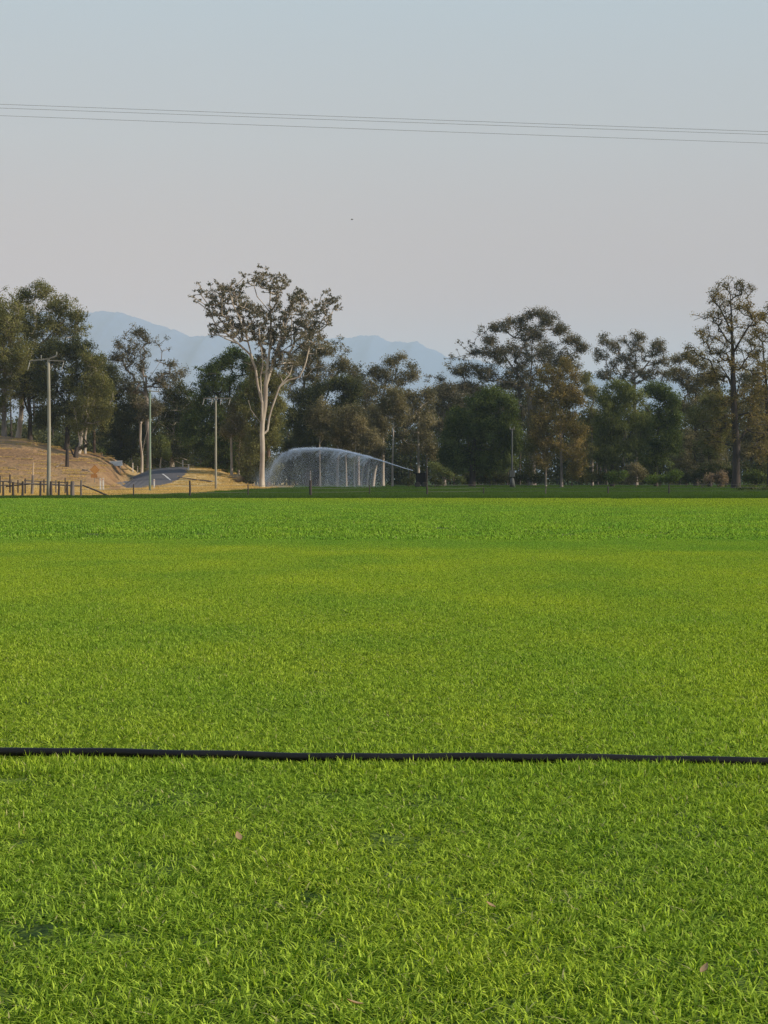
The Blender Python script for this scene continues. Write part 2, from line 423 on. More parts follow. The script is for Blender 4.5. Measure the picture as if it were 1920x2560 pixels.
near = [blade_patch('p', .5, 760, .020, .056, .0072, M['blade'], 1.35, 20 + i, 3) for i in range(8)]
rg = np.random.default_rng(5)
def rows_(y0, y1, step, xr, dens=1.0, jit=.5):
    P = []
    y = y0
    while y < y1:
        hw = xr(y); n = int(2 * hw / step * dens)
        x = np.linspace(-hw, hw, max(n, 1)) + rg.uniform(-step, step, max(n, 1)) * jit
        P.append(np.stack([x, y + rg.uniform(-step, step, len(x)) * jit, np.zeros(len(x))], 1)); y += step
    return np.concatenate(P)
P1 = rows_(3.6, 46, .285, lambda y: .25 * y + 4.5)
PH = np.stack([rg.uniform(-5, 5, 70), 9.50 + rg.uniform(-.05, .05, 70), np.zeros(70)], 1)
PH[:, 1] -= .036 * PH[:, 0]; P1 = np.concatenate([P1, PH])
lush = .82 + .16 * np.sin(P1[:, 0] * 1.1 + np.sin(P1[:, 1] * .7) * 2) * np.sin(P1[:, 1] * .9 + 1.3 * np.sin(P1[:, 0] * .6)) + rg.normal(0, .10, len(P1))
lush = np.where((np.abs(P1[:, 1] - 11.75 + .06 * np.sin(P1[:, 0] * 3)) < .22) & (P1[:, 0] < -.8) & (rg.random(len(P1)) < .7), .5, lush)
lush = np.where((np.abs(P1[:, 1] - 8.55) < .14) & (np.abs(P1[:, 0] + .05) < .28), .35, lush)
scatter('field_grass', P1, rg.uniform(0, 6.28, len(P1)), np.stack([np.full(len(P1), 1.0), np.full(len(P1), 1.0), np.clip(np.where(np.arange(len(P1)) >= len(P1) - 70, rg.uniform(.8, 1.6, len(P1)), lush), .35, 1.6)], 1),
        rg.integers(0, 8, len(P1)), near)
far_p = [blade_patch('p', 1.1, 420, .03, .12, .030, M['blade'], .7, 60 + i, 2) for i in range(6)]
P2 = rows_(45.5, 139.2, .95, lambda y: .25 * y + 11)
tr2_ = (np.abs(P2[:, 1] - (74.6 + .012 * P2[:, 0])) < .6) & (P2[:, 0] > 9.5) & (rg.random(len(P2)) < .75)
l2 = .9 + .25 * np.sin(P2[:, 1] * .33 + 1.5 * np.sin(P2[:, 0] * .12)) * np.sin(P2[:, 0] * .21) + rg.normal(0, .12, len(P2))
o_ = scatter('distant_field_grass', P2, rg.uniform(0, 6.28, len(P2)), np.stack([np.ones(len(P2)), np.ones(len(P2)), np.where(tr2_, .12, np.clip(l2, .4, 1.5))], 1), rg.integers(0, 6, len(P2)), far_p)
# pasture beyond the field edge
vp = [blade_patch('p', 1.6, 500, .12, .30, .03, M['verge_shade'], .6, 90 + i, 2) for i in range(4)]
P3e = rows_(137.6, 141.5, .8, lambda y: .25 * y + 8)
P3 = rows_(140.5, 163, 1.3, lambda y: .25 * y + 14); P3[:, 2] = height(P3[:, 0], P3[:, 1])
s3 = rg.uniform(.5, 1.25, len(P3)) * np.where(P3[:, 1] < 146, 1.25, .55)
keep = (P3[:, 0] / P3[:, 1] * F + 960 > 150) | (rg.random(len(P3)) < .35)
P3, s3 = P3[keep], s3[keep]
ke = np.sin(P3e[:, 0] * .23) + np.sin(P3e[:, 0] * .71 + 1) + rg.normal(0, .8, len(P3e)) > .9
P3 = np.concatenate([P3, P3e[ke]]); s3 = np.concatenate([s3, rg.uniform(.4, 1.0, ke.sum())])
scatter('shade_dark_verge_grass', P3, rg.uniform(0, 6.28, len(P3)), np.stack([np.ones(len(P3)), np.ones(len(P3)), s3], 1), rg.integers(0, 4, len(P3)), vp)
pp = [blade_patch('p', 2.4, 600, .08, .20, .035, M['pasture'], .7, 120 + i, 2) for i in range(4)]
P4 = rows_(163, 330, 2.1, lambda y: .25 * y + 16); P4[:, 2] = height(P4[:, 0], P4[:, 1])
dr = dry_amount(P4[:, 0], P4[:, 1]); P4g = P4[dr < .6]
scatter('pasture_grass', P4g, rg.uniform(0, 6.28, len(P4g)), np.stack([np.ones(len(P4g)), np.ones(len(P4g)), rg.uniform(.5, 1.3, len(P4g))], 1), rg.integers(0, 4, len(P4g)), pp)

# ------------------------------------------------------------------ road on the embankment
ROADP_L = [(286, 1216), (310, 1206), (333, 1193), (357, 1182), (381, 1173.5), (415, 1170), (446, 1169)]
ROADP_R = [(392, 1216), (421, 1210), (434, 1205), (447, 1199), (458, 1191), (467, 1184), (470, 1171.5)]
M['asphalt'] = solid('asphalt', (.115, .11, .115), .9, (.085, .082, .09), 3)
M['white_paint'] = solid('white_paint', (.72, .70, .66), .7, (.55, .53, .5), 5)
RV, RF = [], []
nc = 9
for (a, b_) in zip(ROADP_L, ROADP_R):
    A = on_terrain(*a, 224, 275); B = on_terrain(*b_, 224, 275)
    for k in range(nc):
        p = A + (B - A) * k / (nc - 1); p[2] = float(height(p[0], p[1])) + .10; RV.append(p)
for i in range(len(ROADP_L) - 1):
    for k in range(nc - 1):
        a = i * nc + k; RF.append([a, a + 1, a + nc + 1, a + nc])
n0 = len(RV); ring = [k for k in range(nc)] + [i * nc + nc - 1 for i in range(1, len(ROADP_L))] + \
       [(len(ROADP_L) - 1) * nc + k for k in range(nc - 2, -1, -1)] + [i * nc for i in range(len(ROADP_L) - 2, 0, -1)]
for r_ in ring: RV.append(RV[r_] - np.array([0, 0, .35]))
for i in range(len(ring)): RF.append([ring[i], n0 + i, n0 + (i + 1) % len(ring), ring[(i + 1) % len(ring)]])
road = mesh_obj('road', RV, RF, M['asphalt']); tag(road, kind='structure')
def strip(pts, w, name, mat, lift=.125):
    Vv, Ff = [], []
    for i, (px, py) in enumerate(pts):
        p = on_terrain(px, py, 224, 275); q = on_terrain(px + w, py, 224, 275)
        for s in (p, q): Vv.append([s[0], s[1], float(height(s[0], s[1])) + lift])
    for i in range(len(pts) - 1): Ff.append([2*i, 2*i+1, 2*i+3, 2*i+2])
    return mesh_obj(name, Vv, Ff, mat)
mk = strip([(424, 1203), (417, 1197), (410, 1191), (404, 1187)], 4.5, 'road_marking', M['white_paint']); tag(mk, kind='structure')

# ------------------------------------------------------------------ tree builder
def branch_mesh(nodes, par, rad, k=6):
    """frusta along every parent->node edge"""
    nodes = np.array(nodes); par = np.array(par); rad = np.array(rad)
    e = np.where(par >= 0)[0]
    A = nodes[par[e]]; B = nodes[e]; ra = np.minimum(rad[par[e]], rad[e] * 1.35); rb = rad[e]
    T = B - A; ln = np.linalg.norm(T, axis=1); ok = ln > 1e-4
    A, B, ra, rb, T, ln = A[ok], B[ok], ra[ok], rb[ok], T[ok], ln[ok]
    T = T / ln[:, None]; B = B + T * (rb * .35)[:, None]
    up = np.where(np.abs(T[:, 2:3]) > .9, np.array([[1.0, 0, 0]]), np.array([[0, 0, 1.0]]))
    U = np.cross(up, T); U /= np.linalg.norm(U, axis=1)[:, None]; Wd = np.cross(T, U)
    an = np.arange(k) / k * 2 * math.pi
    ca, sa = np.cos(an)[None, :, None], np.sin(an)[None, :, None]
    ring = U[:, None] * ca + Wd[:, None] * sa
    VA = A[:, None] + ring * ra[:, None, None]; VB = B[:, None] + ring * rb[:, None, None]
    V = np.concatenate([VA, VB], 1).reshape(-1, 3)
    m = len(A); base = (np.arange(m) * 2 * k)[:, None]
    j = np.arange(k); q = np.stack([j, (j+1) % k, (j+1) % k + k, j + k], 1)
    return V, (base[:, :, None] + q[None]).reshape(-1, 4)

def leaves(clumps, crad, per, lsize, seed, droop=.5, aspect=.42, shell=.55):
    rg = np.random.default_rng(seed)
    n = len(clumps); per = np.maximum((per * (crad / crad.mean()) ** 1.6).astype(int), 6)
    idx = np.repeat(np.arange(n), per); N = len(idx)
    d = rg.normal(size=(N, 3)); d /= np.linalg.norm(d, axis=1)[:, None]
    rr = rg.random(N) ** .85 * 1.42
    # small dome-like pads: wider than tall, flat underside
    off = d * rr[:, None] * crad[idx][:, None]
    off[:, 2] = np.where(off[:, 2] < 0, off[:, 2] * .75, off[:, 2] * .95)
    P = clumps[idx] + off
    ax = rg.normal(size=(N, 3)); ax[:, 2] = ax[:, 2] * .7 - droop * 1.6; ax /= np.linalg.norm(ax, axis=1)[:, None]
    sd = np.cross(ax, rg.normal(size=(N, 3))); sd /= np.linalg.norm(sd, axis=1)[:, None]
    L_ = lsize * rg.uniform(.55, 1.3, N)
    h = ax * L_[:, None]; w = sd * (L_ * aspect * .5)[:, None]
    V = np.stack([P - h * .5, P - h * .05 + w, P + h * .5, P - h * .05 - w], 1).reshape(-1, 3)
    Fc = np.arange(N * 4).reshape(-1, 4)
    tone = np.clip(rg.random(n)[idx] ** 1.3 * .65 + rg.random(N) ** 1.6 * .55, 0, 1)
    return V, Fc, tone

def split_blobs(blobs, d, r_sub, cover, rg, depth_k=1.0, thin=-.42):
    """big outline ellipses (px, py, rx, ry in 1920-px) at distance d -> many small clumps through their volume"""
    C, Rr = [], []
    for b in blobs:
        px, py, rx, ry = b[:4]; dd = b[4] if len(b) > 4 else 0.0
        c0 = W(px, py, d); sx = rx * d / F; sz_ = ry * d / F; sy = min(sx, sz_) * depth_k
        if max(sx, sz_) < r_sub * 1.4:
            c1 = c0 + np.array([0, dd + rg.normal(0, sx * .8), 0])
            for _ in range(6):
                C.append(c1 + rg.normal(size=3) * np.array([sx, sx, sz_]) * .72); Rr.append(max(sx, sz_) * rg.uniform(.22, .6))
            continue
        n = max(5, int(cover * (sx * sz_) / (r_sub ** 2) * 8.0))
        v = rg.normal(size=(n, 3)); v /= np.linalg.norm(v, axis=1)[:, None]
        rr = rg.random(n) ** .42
        out_ = rg.random(n) < .22; rr = np.where(out_, rg.uniform(.95, 1.30, n), rr)
        ex = max(sx - r_sub * .7, .3); ez = max(sz_ - r_sub * .7, .3); ey = max(sy - r_sub * .5, .3)
        p = c0 + v * rr[:, None] * np.array([ex, ey, ez]) + np.array([0, dd, 0])
        rad_ = r_sub * np.where(out_, rg.uniform(.28, .6, n), rg.uniform(.45, 1.15, n))
        q_ = p / max(r_sub, .6) + rg.uniform(-.2, .2, (n, 3))
        gap_ = np.sin(1.15 * q_[:, 0] + 1.1 * np.sin(.9 * q_[:, 2])) * np.sin(1.3 * q_[:, 2] + 1.2 * np.sin(.8 * q_[:, 1])) + .35 * np.sin(1.2 * q_[:, 1] + q_[:, 0])
        kk = gap_ > thin
        C.extend(list(p[kk])); Rr.extend(list(rad_[kk]))
    return np.array(C), np.array(Rr)

def grow(skel, targets, rg, trunk_r, r0=.02, step=1.0, power=.46, taper=.0):
    """skeleton polylines (lists of 3D points; the first starts at the base) + twigs that reach every clump"""
    nodes, par, minr = [], [], []
    def add(p, q): nodes.append(np.array(p, float)); par.append(q); minr.append(0.0); return len(nodes) - 1
    for li, line in enumerate(skel):
        line = [np.array(p, float) for p in line]
        if not nodes: cur = add(line[0], -1)
        else:
            dd = np.linalg.norm(np.array(nodes) - line[0], axis=1); cur = int(dd.argmin())
        for a, b in zip(line[:-1], line[1:]):
            n = max(1, int(np.linalg.norm(b - a) / step))
            wob = rg.normal(0, .04, 3) * trunk_r * 2
            for i in range(1, n + 1):
                f = i / n
                cur = add(a + (b - a) * f + wob * math.sin(f * math.pi), cur)
    T = np.array(targets)
    base = nodes[0]
    order = np.argsort(np.linalg.norm(T - np.mean(np.array(nodes), 0), axis=1))
    leafcount_nodes = []
    for ti in order:
        t = T[ti]; NA = np.array(nodes); dv = t - NA
        dist = np.linalg.norm(dv, axis=1)
        pen = dist * (1 + 1.1 * np.clip(-dv[:, 2] / (dist + .01), 0, 1)) + np.where(NA[:, 2] < base[2] + (t[2] - base[2]) * .25, 3.0, 0)
        j = int(pen.argmin()); a = NA[j]; dl = dist[j]
        n = max(1, int(dl / (step * 1.3)))
        cur = j
        side = rg.normal(0, .10, 3) * dl
        for i in range(1, n + 1):
            f = i / n
            p = a + (t - a) * f + side * math.sin(f * math.pi) + np.array([0, 0, -.10 * dl * math.sin(f * math.pi)])
            cur = add(p, cur)
        leafcount_nodes.append(cur)
    cnt = np.zeros(len(nodes))
    for c in leafcount_nodes: cnt[c] += 1
    for i in range(len(nodes) - 1, 0, -1):
        if par[i] >= 0: cnt[par[i]] += cnt[i]
    cnt = np.maximum(cnt, .35)
    rad = r0 + (trunk_r - r0) * ((cnt - .35) / max(cnt[0] - .35, 1)) ** power
    # taper along the bare trunk
    zb = nodes[0][2]; nodes_top = max(p_[2] for p_ in nodes)
    for i, p in enumerate(nodes):
        flare = math.exp(-(p[2] - zb) / 1.1) * .45
        rad[i] *= (1 + flare)
        if taper: rad[i] *= 1 - taper * min(1, (p[2] - zb) / max(nodes_top - zb, 1))
    return nodes, par, rad

TREES = 0
def tree(name, label, d, base, skel_px, blobs, leaf, bark, trunk_r, r_sub=.95, cover=1.15, per=100, lsize=.25, cat='tree', group=None,
         droop=.5, aspect=.5, depth_k=.9, power=.62, seed=None, jit_depth=0.0, raw=False, shell=.55, r0=.025, cul=0.0, thin=-.50, taper=0.0):
    global TREES
    TREES += 1; seed = seed or (100 + TREES * 7); rg = np.random.default_rng(seed)
    bpx, bpy_ = base
    b = W(bpx, bpy_, d); b[2] = float(height(b[0], b[1])) - .05
    lines = []
    for li, ln in enumerate(skel_px):
        pts = [W(x, y, d) for x, y in ln]
        off = 0.0
        if li > 0:
            off = rg.uniform(-.35, .35)
            ref = lines[0][-1]
        for i, p in enumerate(pts):
            if li > 0: p[1] += off * np.linalg.norm(p - pts[0]) * .8
        if li == 0: pts = [b] + pts
        lines.append(pts)
    # later lines start exactly on the nearest earlier point
    for li in range(1, len(lines)):
        prev = np.concatenate([np.array(l) for l in lines[:li]])
        # densify
        dens = []
        for l in lines[:li]:
            for a, c in zip(l[:-1], l[1:]):
                for f in np.linspace(0, 1, 8): dens.append(a + (c - a) * f)
        dens = np.array(dens); s0 = lines[li][0]
        dd = np.hypot(dens[:, 0] - s0[0], dens[:, 2] - s0[2]); k = int(dd.argmin())
        shift = dens[k] - s0
        for i in range(len(lines[li])):
            f = 1.0; lines[li][i] = lines[li][i] + np.array([shift[0] * (1 if i == 0 else 0), shift[1], shift[2] * (1 if i == 0 else 0)])
    C, Rr = split_blobs(blobs, d, r_sub, cover, rg, depth_k, thin)
    if cul > 0:
        k = rg.random(len(C)) > cul; C, Rr = C[k], Rr[k]
    nodes, par, rad = grow(lines, C, rg, trunk_r, r0=r0, step=1.1, power=power, taper=taper)
    root = empty(name, b, label, cat, group)
    Vb, Fb = branch_mesh(nodes, par, rad, 7)
    mesh_obj('trunk', Vb - b, Fb, M[bark], root, smooth=True)
    V, Fc, tone = leaves(C, Rr, per, lsize, seed + 1, droop, aspect, shell)
    mesh_obj('crown', V - b, Fc, L[leaf], root, attr={'rnd': ('FACE', 'FLOAT', tone)})
    return root
def z2(*pts): return [(440 + x / 3.456, 660 + y / 3.456) for x, y in pts]

# --- the big pale gum -------------------------------------------------------
gum_lobes = [(225,240,45),(180,300,25),(350,230,45),(300,280,35),(400,210,30),(460,220,45),(530,230,55),(560,290,35),(420,290,50),(360,370,50),(300,350,30),
 (450,370,50),(500,310,40),(330,430,40),(400,440,45),(470,470,50),(540,440,40),(600,360,50),(570,390,40),(320,530,35),(330,600,40),(430,530,45),(500,540,45),
 (550,560,45),(500,620,40),(620,130,25),(680,100,45),(740,110,45),(800,110,40),(860,110,35),(720,180,50),(790,190,35),(900,150,50),(880,190,40),(860,230,40),
 (870,290,40),(670,380,50),(700,430,50),(760,420,50),(640,470,50),(720,500,60),(800,470,50),(640,580,50),(740,590,60),(820,560,50),(690,660,50),(780,690,55),
 (860,600,45),(930,400,50),(930,460,45),(900,530,45),(940,590,45),(890,650,50),(1030,250,50),(990,290,35),(1090,270,45),(1100,330,40),(1030,370,50),(1080,400,40),
 (1060,470,45),(1080,520,40),(1160,450,45),(1215,380,35),(1210,470,45),(1170,540,55),(1290,300,30),(1330,320,40),(1380,350,35),(1280,360,40),(1270,420,40),
 (1310,490,35),(1300,520,30),(1060,600,60),(1130,620,60),(1200,620,60),(1260,640,50),(1100,700,60),(1180,720,60),(720,780,60),(700,860,50),(810,860,60),
 (900,760,60),(960,800,60),(1000,870,55),(880,900,50),(960,930,45),(870,690,50),(600,520,40),(560,640,35),(1140,560,40),(1020,560,40),(980,480,35)]
rgl = np.random.default_rng(77); gl = []
for (x, y, r) in gum_lobes:
    for k in range(3):
        gl.append((440 + (x + rgl.normal(0, r * .55)) / 3.456, 660 + (y + rgl.normal(0, r * .42)) / 3.456, r / 3.456 * rgl.uniform(.5, 1.1), r / 3.456 * rgl.uniform(.45, .8), rgl.normal(0, 2.2)))
tree('gum_tree', 'tall pale gum tree with forked white limbs and open crown, left of the water spray', 240, (655, 1222),
     [z2((745,1700),(743,1480)),
      z2((745,1500),(790,1440),(805,1330),(850,1180),(890,1060),(960,1005),(1060,975),(1100,900),(1120,840),(1150,700),(1200,560),(1290,430)),
      z2((743,1470),(745,1390),(770,1230),(775,1050),(795,850),(820,640),(820,500),(810,350),(815,200)),
      z2((1060,970),(1130,960),(1180,900),(1275,878)), z2((890,1060),(920,1020),(980,950),(1010,850)),
      z2((775,1050),(810,940),(870,780),(900,650),(940,450)), z2((745,1390),(748,1200),(740,1050),(735,900)),
      z2((748,1200),(710,1050),(690,900),(640,780),(540,690),(430,650),(330,600)), z2((540,690),(420,590),(330,500),(280,400),(190,330)),
      z2((690,880),(620,640),(560,480),(500,350),(480,250)), z2((820,450),(760,350),(700,280),(670,180)), z2((815,420),(870,340),(900,220)),
      z2((870,780),(1000,700),(1000,560),(1005,430),(1030,300)), z2((745,1390),(700,1330),(650,1260),(630,1180)), z2((743,1000),(760,860),(740,700),(730,560))],
     gl, 'gum', 'pale_bark', .33, r_sub=1.2, per=26, lsize=.24, droop=.75, shell=.8, power=.42, r0=.028)

# --- auto trees: (name, label, d, base, trunk lines, blobs, leaf, bark, trunk_r, options)
G_BEHIND = 'trees along the far edge of the pasture'
specs = [
 ('gum_tree', 'olive gum tree at the left frame edge, brown trunk on the bare hill', 262, (10, 1105), [[(11, 980), (8, 830)], [(10, 900), (40, 800)]],
   [(5, 800, 62, 75), (-40, 860, 70, 90), (20, 900, 60, 80), (-10, 990, 45, 60)], 'olive', 'grey_bark', .34, {}),
 ('gum_tree', 'tallest olive gum on the hill, rounded lumpy top above the first power pole', 272, (45, 1097), [[(52, 1040), (60, 900), (100, 780)], [(60, 900), (160, 800)], [(55, 1000), (75, 900), (60, 820)]],
   [(98, 728, 44, 34), (55, 742, 30, 30), (150, 765, 50, 36), (190, 790, 32, 30), (60, 800, 62, 55), (130, 815, 70, 50), (196, 830, 28, 28), (90, 880, 90, 60), (70, 960, 70, 70), (208, 806, 14, 20)], 'olive', 'pale_bark', .36, {'per': 96, 'cover': .95}),
 ('gum_tree', 'dark trunked gum tree leaning against pale stems behind the left power pole', 270, (75, 1098), [[(76, 1040), (70, 960), (90, 900)], [(75, 1050), (60, 1000), (62, 930)]],
   [(100, 960, 50, 60), (60, 930, 40, 50), (120, 1040, 40, 35)], 'dark', 'dark_bark', .34, {}),
 ('shade_tree', 'broad dark olive tree on the hill slope, directly right of the first power pole', 258, (168, 1170), [[(167, 1120), (172, 1000), (180, 900)], [(170, 1050), (230, 940)], [(170, 1020), (120, 940)]],
   [(140, 880, 52, 44), (190, 872, 50, 40), (235, 905, 40, 46), (115, 940, 44, 50), (180, 950, 70, 60), (245, 975, 42, 60), (215, 1040, 60, 48), (150, 1030, 50, 45), (110, 1050, 36, 36)], 'dark', 'dark_bark', .36, {'cover': 1.2}),
 ('gum_tree', 'olive gum tree with a cluster of sunlit white stems at the end of the hill', 252, (197, 1152), [[(200, 1120), (206, 1060), (215, 960)], [(200, 1110), (196, 1070), (190, 1020)], [(205, 1080), (240, 1000)]],
   [(215, 1010, 48, 50), (245, 960, 42, 60), (200, 1060, 40, 30), (255, 1040, 30, 40), (232, 900, 38, 40), (265, 1000, 30, 50)], 'olive', 'pale_bark', .24, {'cover': .9}),
 ('gum_tree', 'slender white stemmed sapling standing right of the sunlit white stems on the hill', 254, (213, 1138), [[(213, 1090), (222, 1040), (228, 980)]],
   [(228, 990, 28, 40), (214, 1040, 22, 24)], 'olive', 'pale_bark', .15, {}),
 ('gum_tree', 'slim brown stemmed gum tree at the rear shoulder of the hill', 264, (236, 1136), [[(236, 1080), (238, 980)]],
   [(240, 980, 40, 60), (250, 1050, 34, 46)], 'olive', 'brown_bark', .17, {}),
 ('burnt_stump', 'black dead trunk standing on the bare hill beside the first power pole', 240, (190, 1188), [[(191, 1165), (189, 1140), (192, 1120)], [(191, 1140), (181, 1135)]],
   [(193, 1110, 16, 12)], 'dark', 'dark_bark', .26, {'per': 41}),
 ('gum_tree', 'open purplish gum tree with lumpy crown against the blue mountain, behind the second pole', 285, (372, 1195), [[(372, 1110), (366, 1000), (365, 940)], [(366, 1000), (350, 900), (345, 840)], [(366, 960), (400, 900)], [(372, 1100), (398, 1050), (410, 1000)]],
   [(345, 832, 26, 20), (318, 838, 18, 16), (375, 846, 28, 22), (402, 868, 18, 18), (300, 862, 24, 20), (345, 875, 40, 26), (285, 890, 20, 22), (310, 905, 36, 30), (360, 915, 34, 26), (405, 905, 12, 10), (430, 912, 20, 16), (455, 930, 18, 20), (410, 950, 44, 30), (330, 960, 50, 34)], 'gum', 'grey_bark', .36, {'r_sub': .9, 'per': 70, 'cover': .72}),
 ('gum_tree', 'dark blue green tree filling the hollow behind the hill and the second pole', 292, (300, 1180), [[(302, 1100), (310, 1000)]],
   [(275, 960, 40, 60), (320, 1010, 70, 60), (290, 1080, 66, 60), (350, 1090, 60, 60), (290, 1140, 60, 36), (270, 920, 24, 24)], 'dark', 'dark_bark', .4, {'cover': 1.2}),
 ('gum_tree', 'pale forked gum tree rising just left of the second power pole', 275, (354, 1178), [[(355, 1140), (362, 1100), (372, 1060)], [(355, 1140), (352, 1100), (354, 1060)]],
   [(360, 1040, 30, 26), (385, 1020, 26, 30), (345, 1010, 24, 26)], 'gum', 'pale_bark', .19, {}),
 ('tree', 'grey green bushy tree above the road crest between the second and third poles', 288, (430, 1190), [[(430, 1120), (440, 1000)], [(430, 1100), (460, 1040)]],
   [(440, 980, 48, 44), (470, 1020, 50, 60), (420, 1040, 48, 46), (460, 1110, 60, 60), (400, 1130, 50, 50)], 'dark', 'pale_bark', .3, {'cover': 1.2}),
 ('shrub', 'small yellow green shrub growing behind the road crest', 280, (400, 1172), [[(402, 1150), (405, 1120)]],
   [(404, 1105, 26, 20), (412, 1132, 20, 20), (395, 1130, 14, 18)], 'willow', 'pale_bark', .1, {'r_sub': .7, 'lsize': .26}),
 ('shade_tree', 'dense dark green tree immediately left of the tall pale gum', 262, (575, 1215), [[(575, 1150), (570, 1040), (575, 940)], [(572, 1050), (520, 980)], [(572, 1040), (630, 960)]],
   [(588, 884, 34, 22), (560, 905, 40, 26), (620, 915, 40, 34), (528, 925, 30, 22), (498, 922, 13, 12), (545, 960, 60, 44), (610, 980, 60, 56), (500, 985, 36, 36), (490, 1040, 40, 46), (560, 1040, 70, 50), (520, 1100, 60, 60), (600, 1110, 60, 70), (550, 1170, 70, 42), (470, 1090, 34, 50)], 'green', 'dark_bark', .5, {'cover': 1.25}),
 ('gum_tree', 'thin pale stemmed gum tree between the third pole and the tall pale gum', 252, (579, 1212), [[(579, 1160), (578, 1100), (582, 1040)]],
   [(585, 1030, 30, 40), (570, 1080, 24, 30), (600, 1070, 26, 36)], 'brown', 'pale_bark', .16, {}),
 ('gum_tree', 'second thin pale stemmed gum tree close to the tall pale gum on its left', 254, (597, 1214), [[(597, 1160), (600, 1100)]],
   [(605, 1080, 28, 40), (615, 1140, 24, 36)], 'brown', 'pale_bark', .13, {}),
 ('shade_tree', 'narrow olive brown weeping tree directly behind the tall pale gum trunk', 250, (668, 1220), [[(670, 1160), (672, 1060), (668, 980)]],
   [(650, 940, 40, 50), (690, 960, 36, 40), (625, 1010, 36, 50), (670, 1030, 46, 60), (700, 1010, 22, 40), (640, 1100, 46, 56), (685, 1100, 26, 56), (620, 1170, 36, 44), (668, 1170, 36, 44), (710, 940, 28, 30)], 'olive', 'brown_bark', .34, {'droop': 1.1, 'cover': 1.15}),
 ('gum_tree', 'brownish feathery gum tree behind the right limb of the tall pale gum', 285, (770, 1214), [[(772, 1120), (780, 1000), (800, 900)], [(780, 1000), (740, 930)], [(785, 960), (850, 880)]],
   [(836, 858, 20, 18), (862, 880, 18, 18), (810, 880, 34, 30), (770, 900, 44, 36), (850, 915, 34, 26), (725, 930, 30, 36), (800, 940, 56, 40), (740, 980, 36, 30), (775, 868, 24, 20), (880, 930, 24, 24)], 'brown', 'grey_bark', .4, {'cover': .95}),
 ('shade_tree', 'very dark rounded tree whose shaded foliage hangs above the water spray', 275, (790, 1214), [[(792, 1150), (800, 1050), (820, 980)], [(795, 1080), (750, 1020)]],
   [(840, 960, 54, 34), (780, 990, 50, 40), (880, 985, 34, 44), (740, 1030, 36, 46), (820, 1040, 74, 50), (770, 1090, 60, 40), (850, 1085, 66, 36), (725, 1090, 26, 50), (715, 1150, 22, 50), (780, 1150, 60, 40), (850, 1150, 50, 40)], 'dark', 'dark_bark', .5, {'cover': 1.3}),
 ('gum_tree', 'lumpy brown gum tree with a domed top standing against the end of the mountain', 282, (957, 1214), [[(957, 1120), (955, 1010), (970, 930)], [(956, 1020), (1020, 930)], [(956, 1000), (930, 930)]],
   [(1002, 892, 24, 16), (978, 906, 24, 22), (1026, 912, 20, 22), (1035, 935, 16, 22), (945, 930, 34, 26), (910, 930, 20, 20), (990, 945, 44, 34), (930, 975, 48, 40), (1000, 1000, 44, 44), (950, 1040, 50, 40), (905, 1030, 34, 44)], 'brown', 'pale_bark', .26, {'r_sub': 1.0, 'cover': .9}),
 ('gum_tree', 'brown gum tree with drooping foliage right behind the water jet and irrigator', 278, (1046, 1214), [[(1046, 1150), (1046, 1080), (1050, 990)]],
   [(1055, 975, 30, 22), (1030, 1000, 36, 32), (1075, 990, 22, 26), (1050, 1040, 50, 44), (1010, 1070, 40, 40), (1060, 1100, 36, 40), (1020, 1120, 34, 26), (1080, 1130, 24, 26)], 'brown', 'pale_bark', .2, {'cover': .95}),
 ('gum_tree', 'huge lumpy brownish gum tree towering behind the round dark green tree', 310, (1330, 1213), [[(1330, 1100), (1325, 980), (1330, 860)], [(1325, 980), (1240, 860), (1180, 830)], [(1325, 940), (1430, 850)], [(1240, 880), (1150, 890)]],
   [(1345, 784, 34, 20), (1310, 800, 28, 22), (1375, 800, 36, 24), (1400, 826, 28, 20), (1270, 815, 34, 26), (1235, 818, 20, 18), (1206, 826, 14, 10), (1330, 835, 56, 34), (1225, 850, 24, 18), (1178, 856, 12, 12), (1155, 860, 12, 12), (1190, 880, 30, 18), (1145, 892, 18, 14), (1118, 912, 13, 14), (1100, 945, 20, 18), (1070, 944, 8, 12), (1150, 930, 36, 26), (1260, 880, 60, 40), (1200, 930, 60, 34), (1350, 890, 70, 44), (1430, 850, 34, 22), (1455, 870, 22, 20), (1300, 950, 70, 50), (1420, 910, 40, 40), (1110, 980, 34, 26), (1165, 970, 40, 26), (1200, 1000, 80, 46), (1310, 1030, 90, 50), (1400, 980, 50, 50)],
   'gum', 'grey_bark', .6, {'r_sub': 1.0, 'cover': 1.0}),
 ('round_tree', 'dense rounded dark green tree right of the irrigator', 262, (1180, 1215), [[(1182, 1160), (1190, 1060)], [(1188, 1100), (1250, 1040)]],
   [(1210, 1010, 56, 36), (1262, 1015, 40, 34), (1160, 1040, 50, 40), (1270, 1060, 40, 50), (1200, 1080, 80, 60), (1130, 1090, 34, 50), (1140, 1150, 44, 50), (1220, 1150, 70, 44), (1285, 1110, 30, 60), (1115, 1140, 20, 40), (1230, 982, 36, 12), (1180, 990, 24, 12)], 'green', 'dark_bark', .42, {'r_sub': .95, 'cover': 1.5, 'per': 112, 'lsize': .28}),
 ('gum_tree', 'golden brown gum tree standing in front of the huge lumpy gum, on two thin trunks', 256, (1404, 1218), [[(1403, 1150), (1401, 1060), (1395, 940)], [(1402, 1100), (1430, 1010)], [(1402, 1090), (1370, 1060)]],
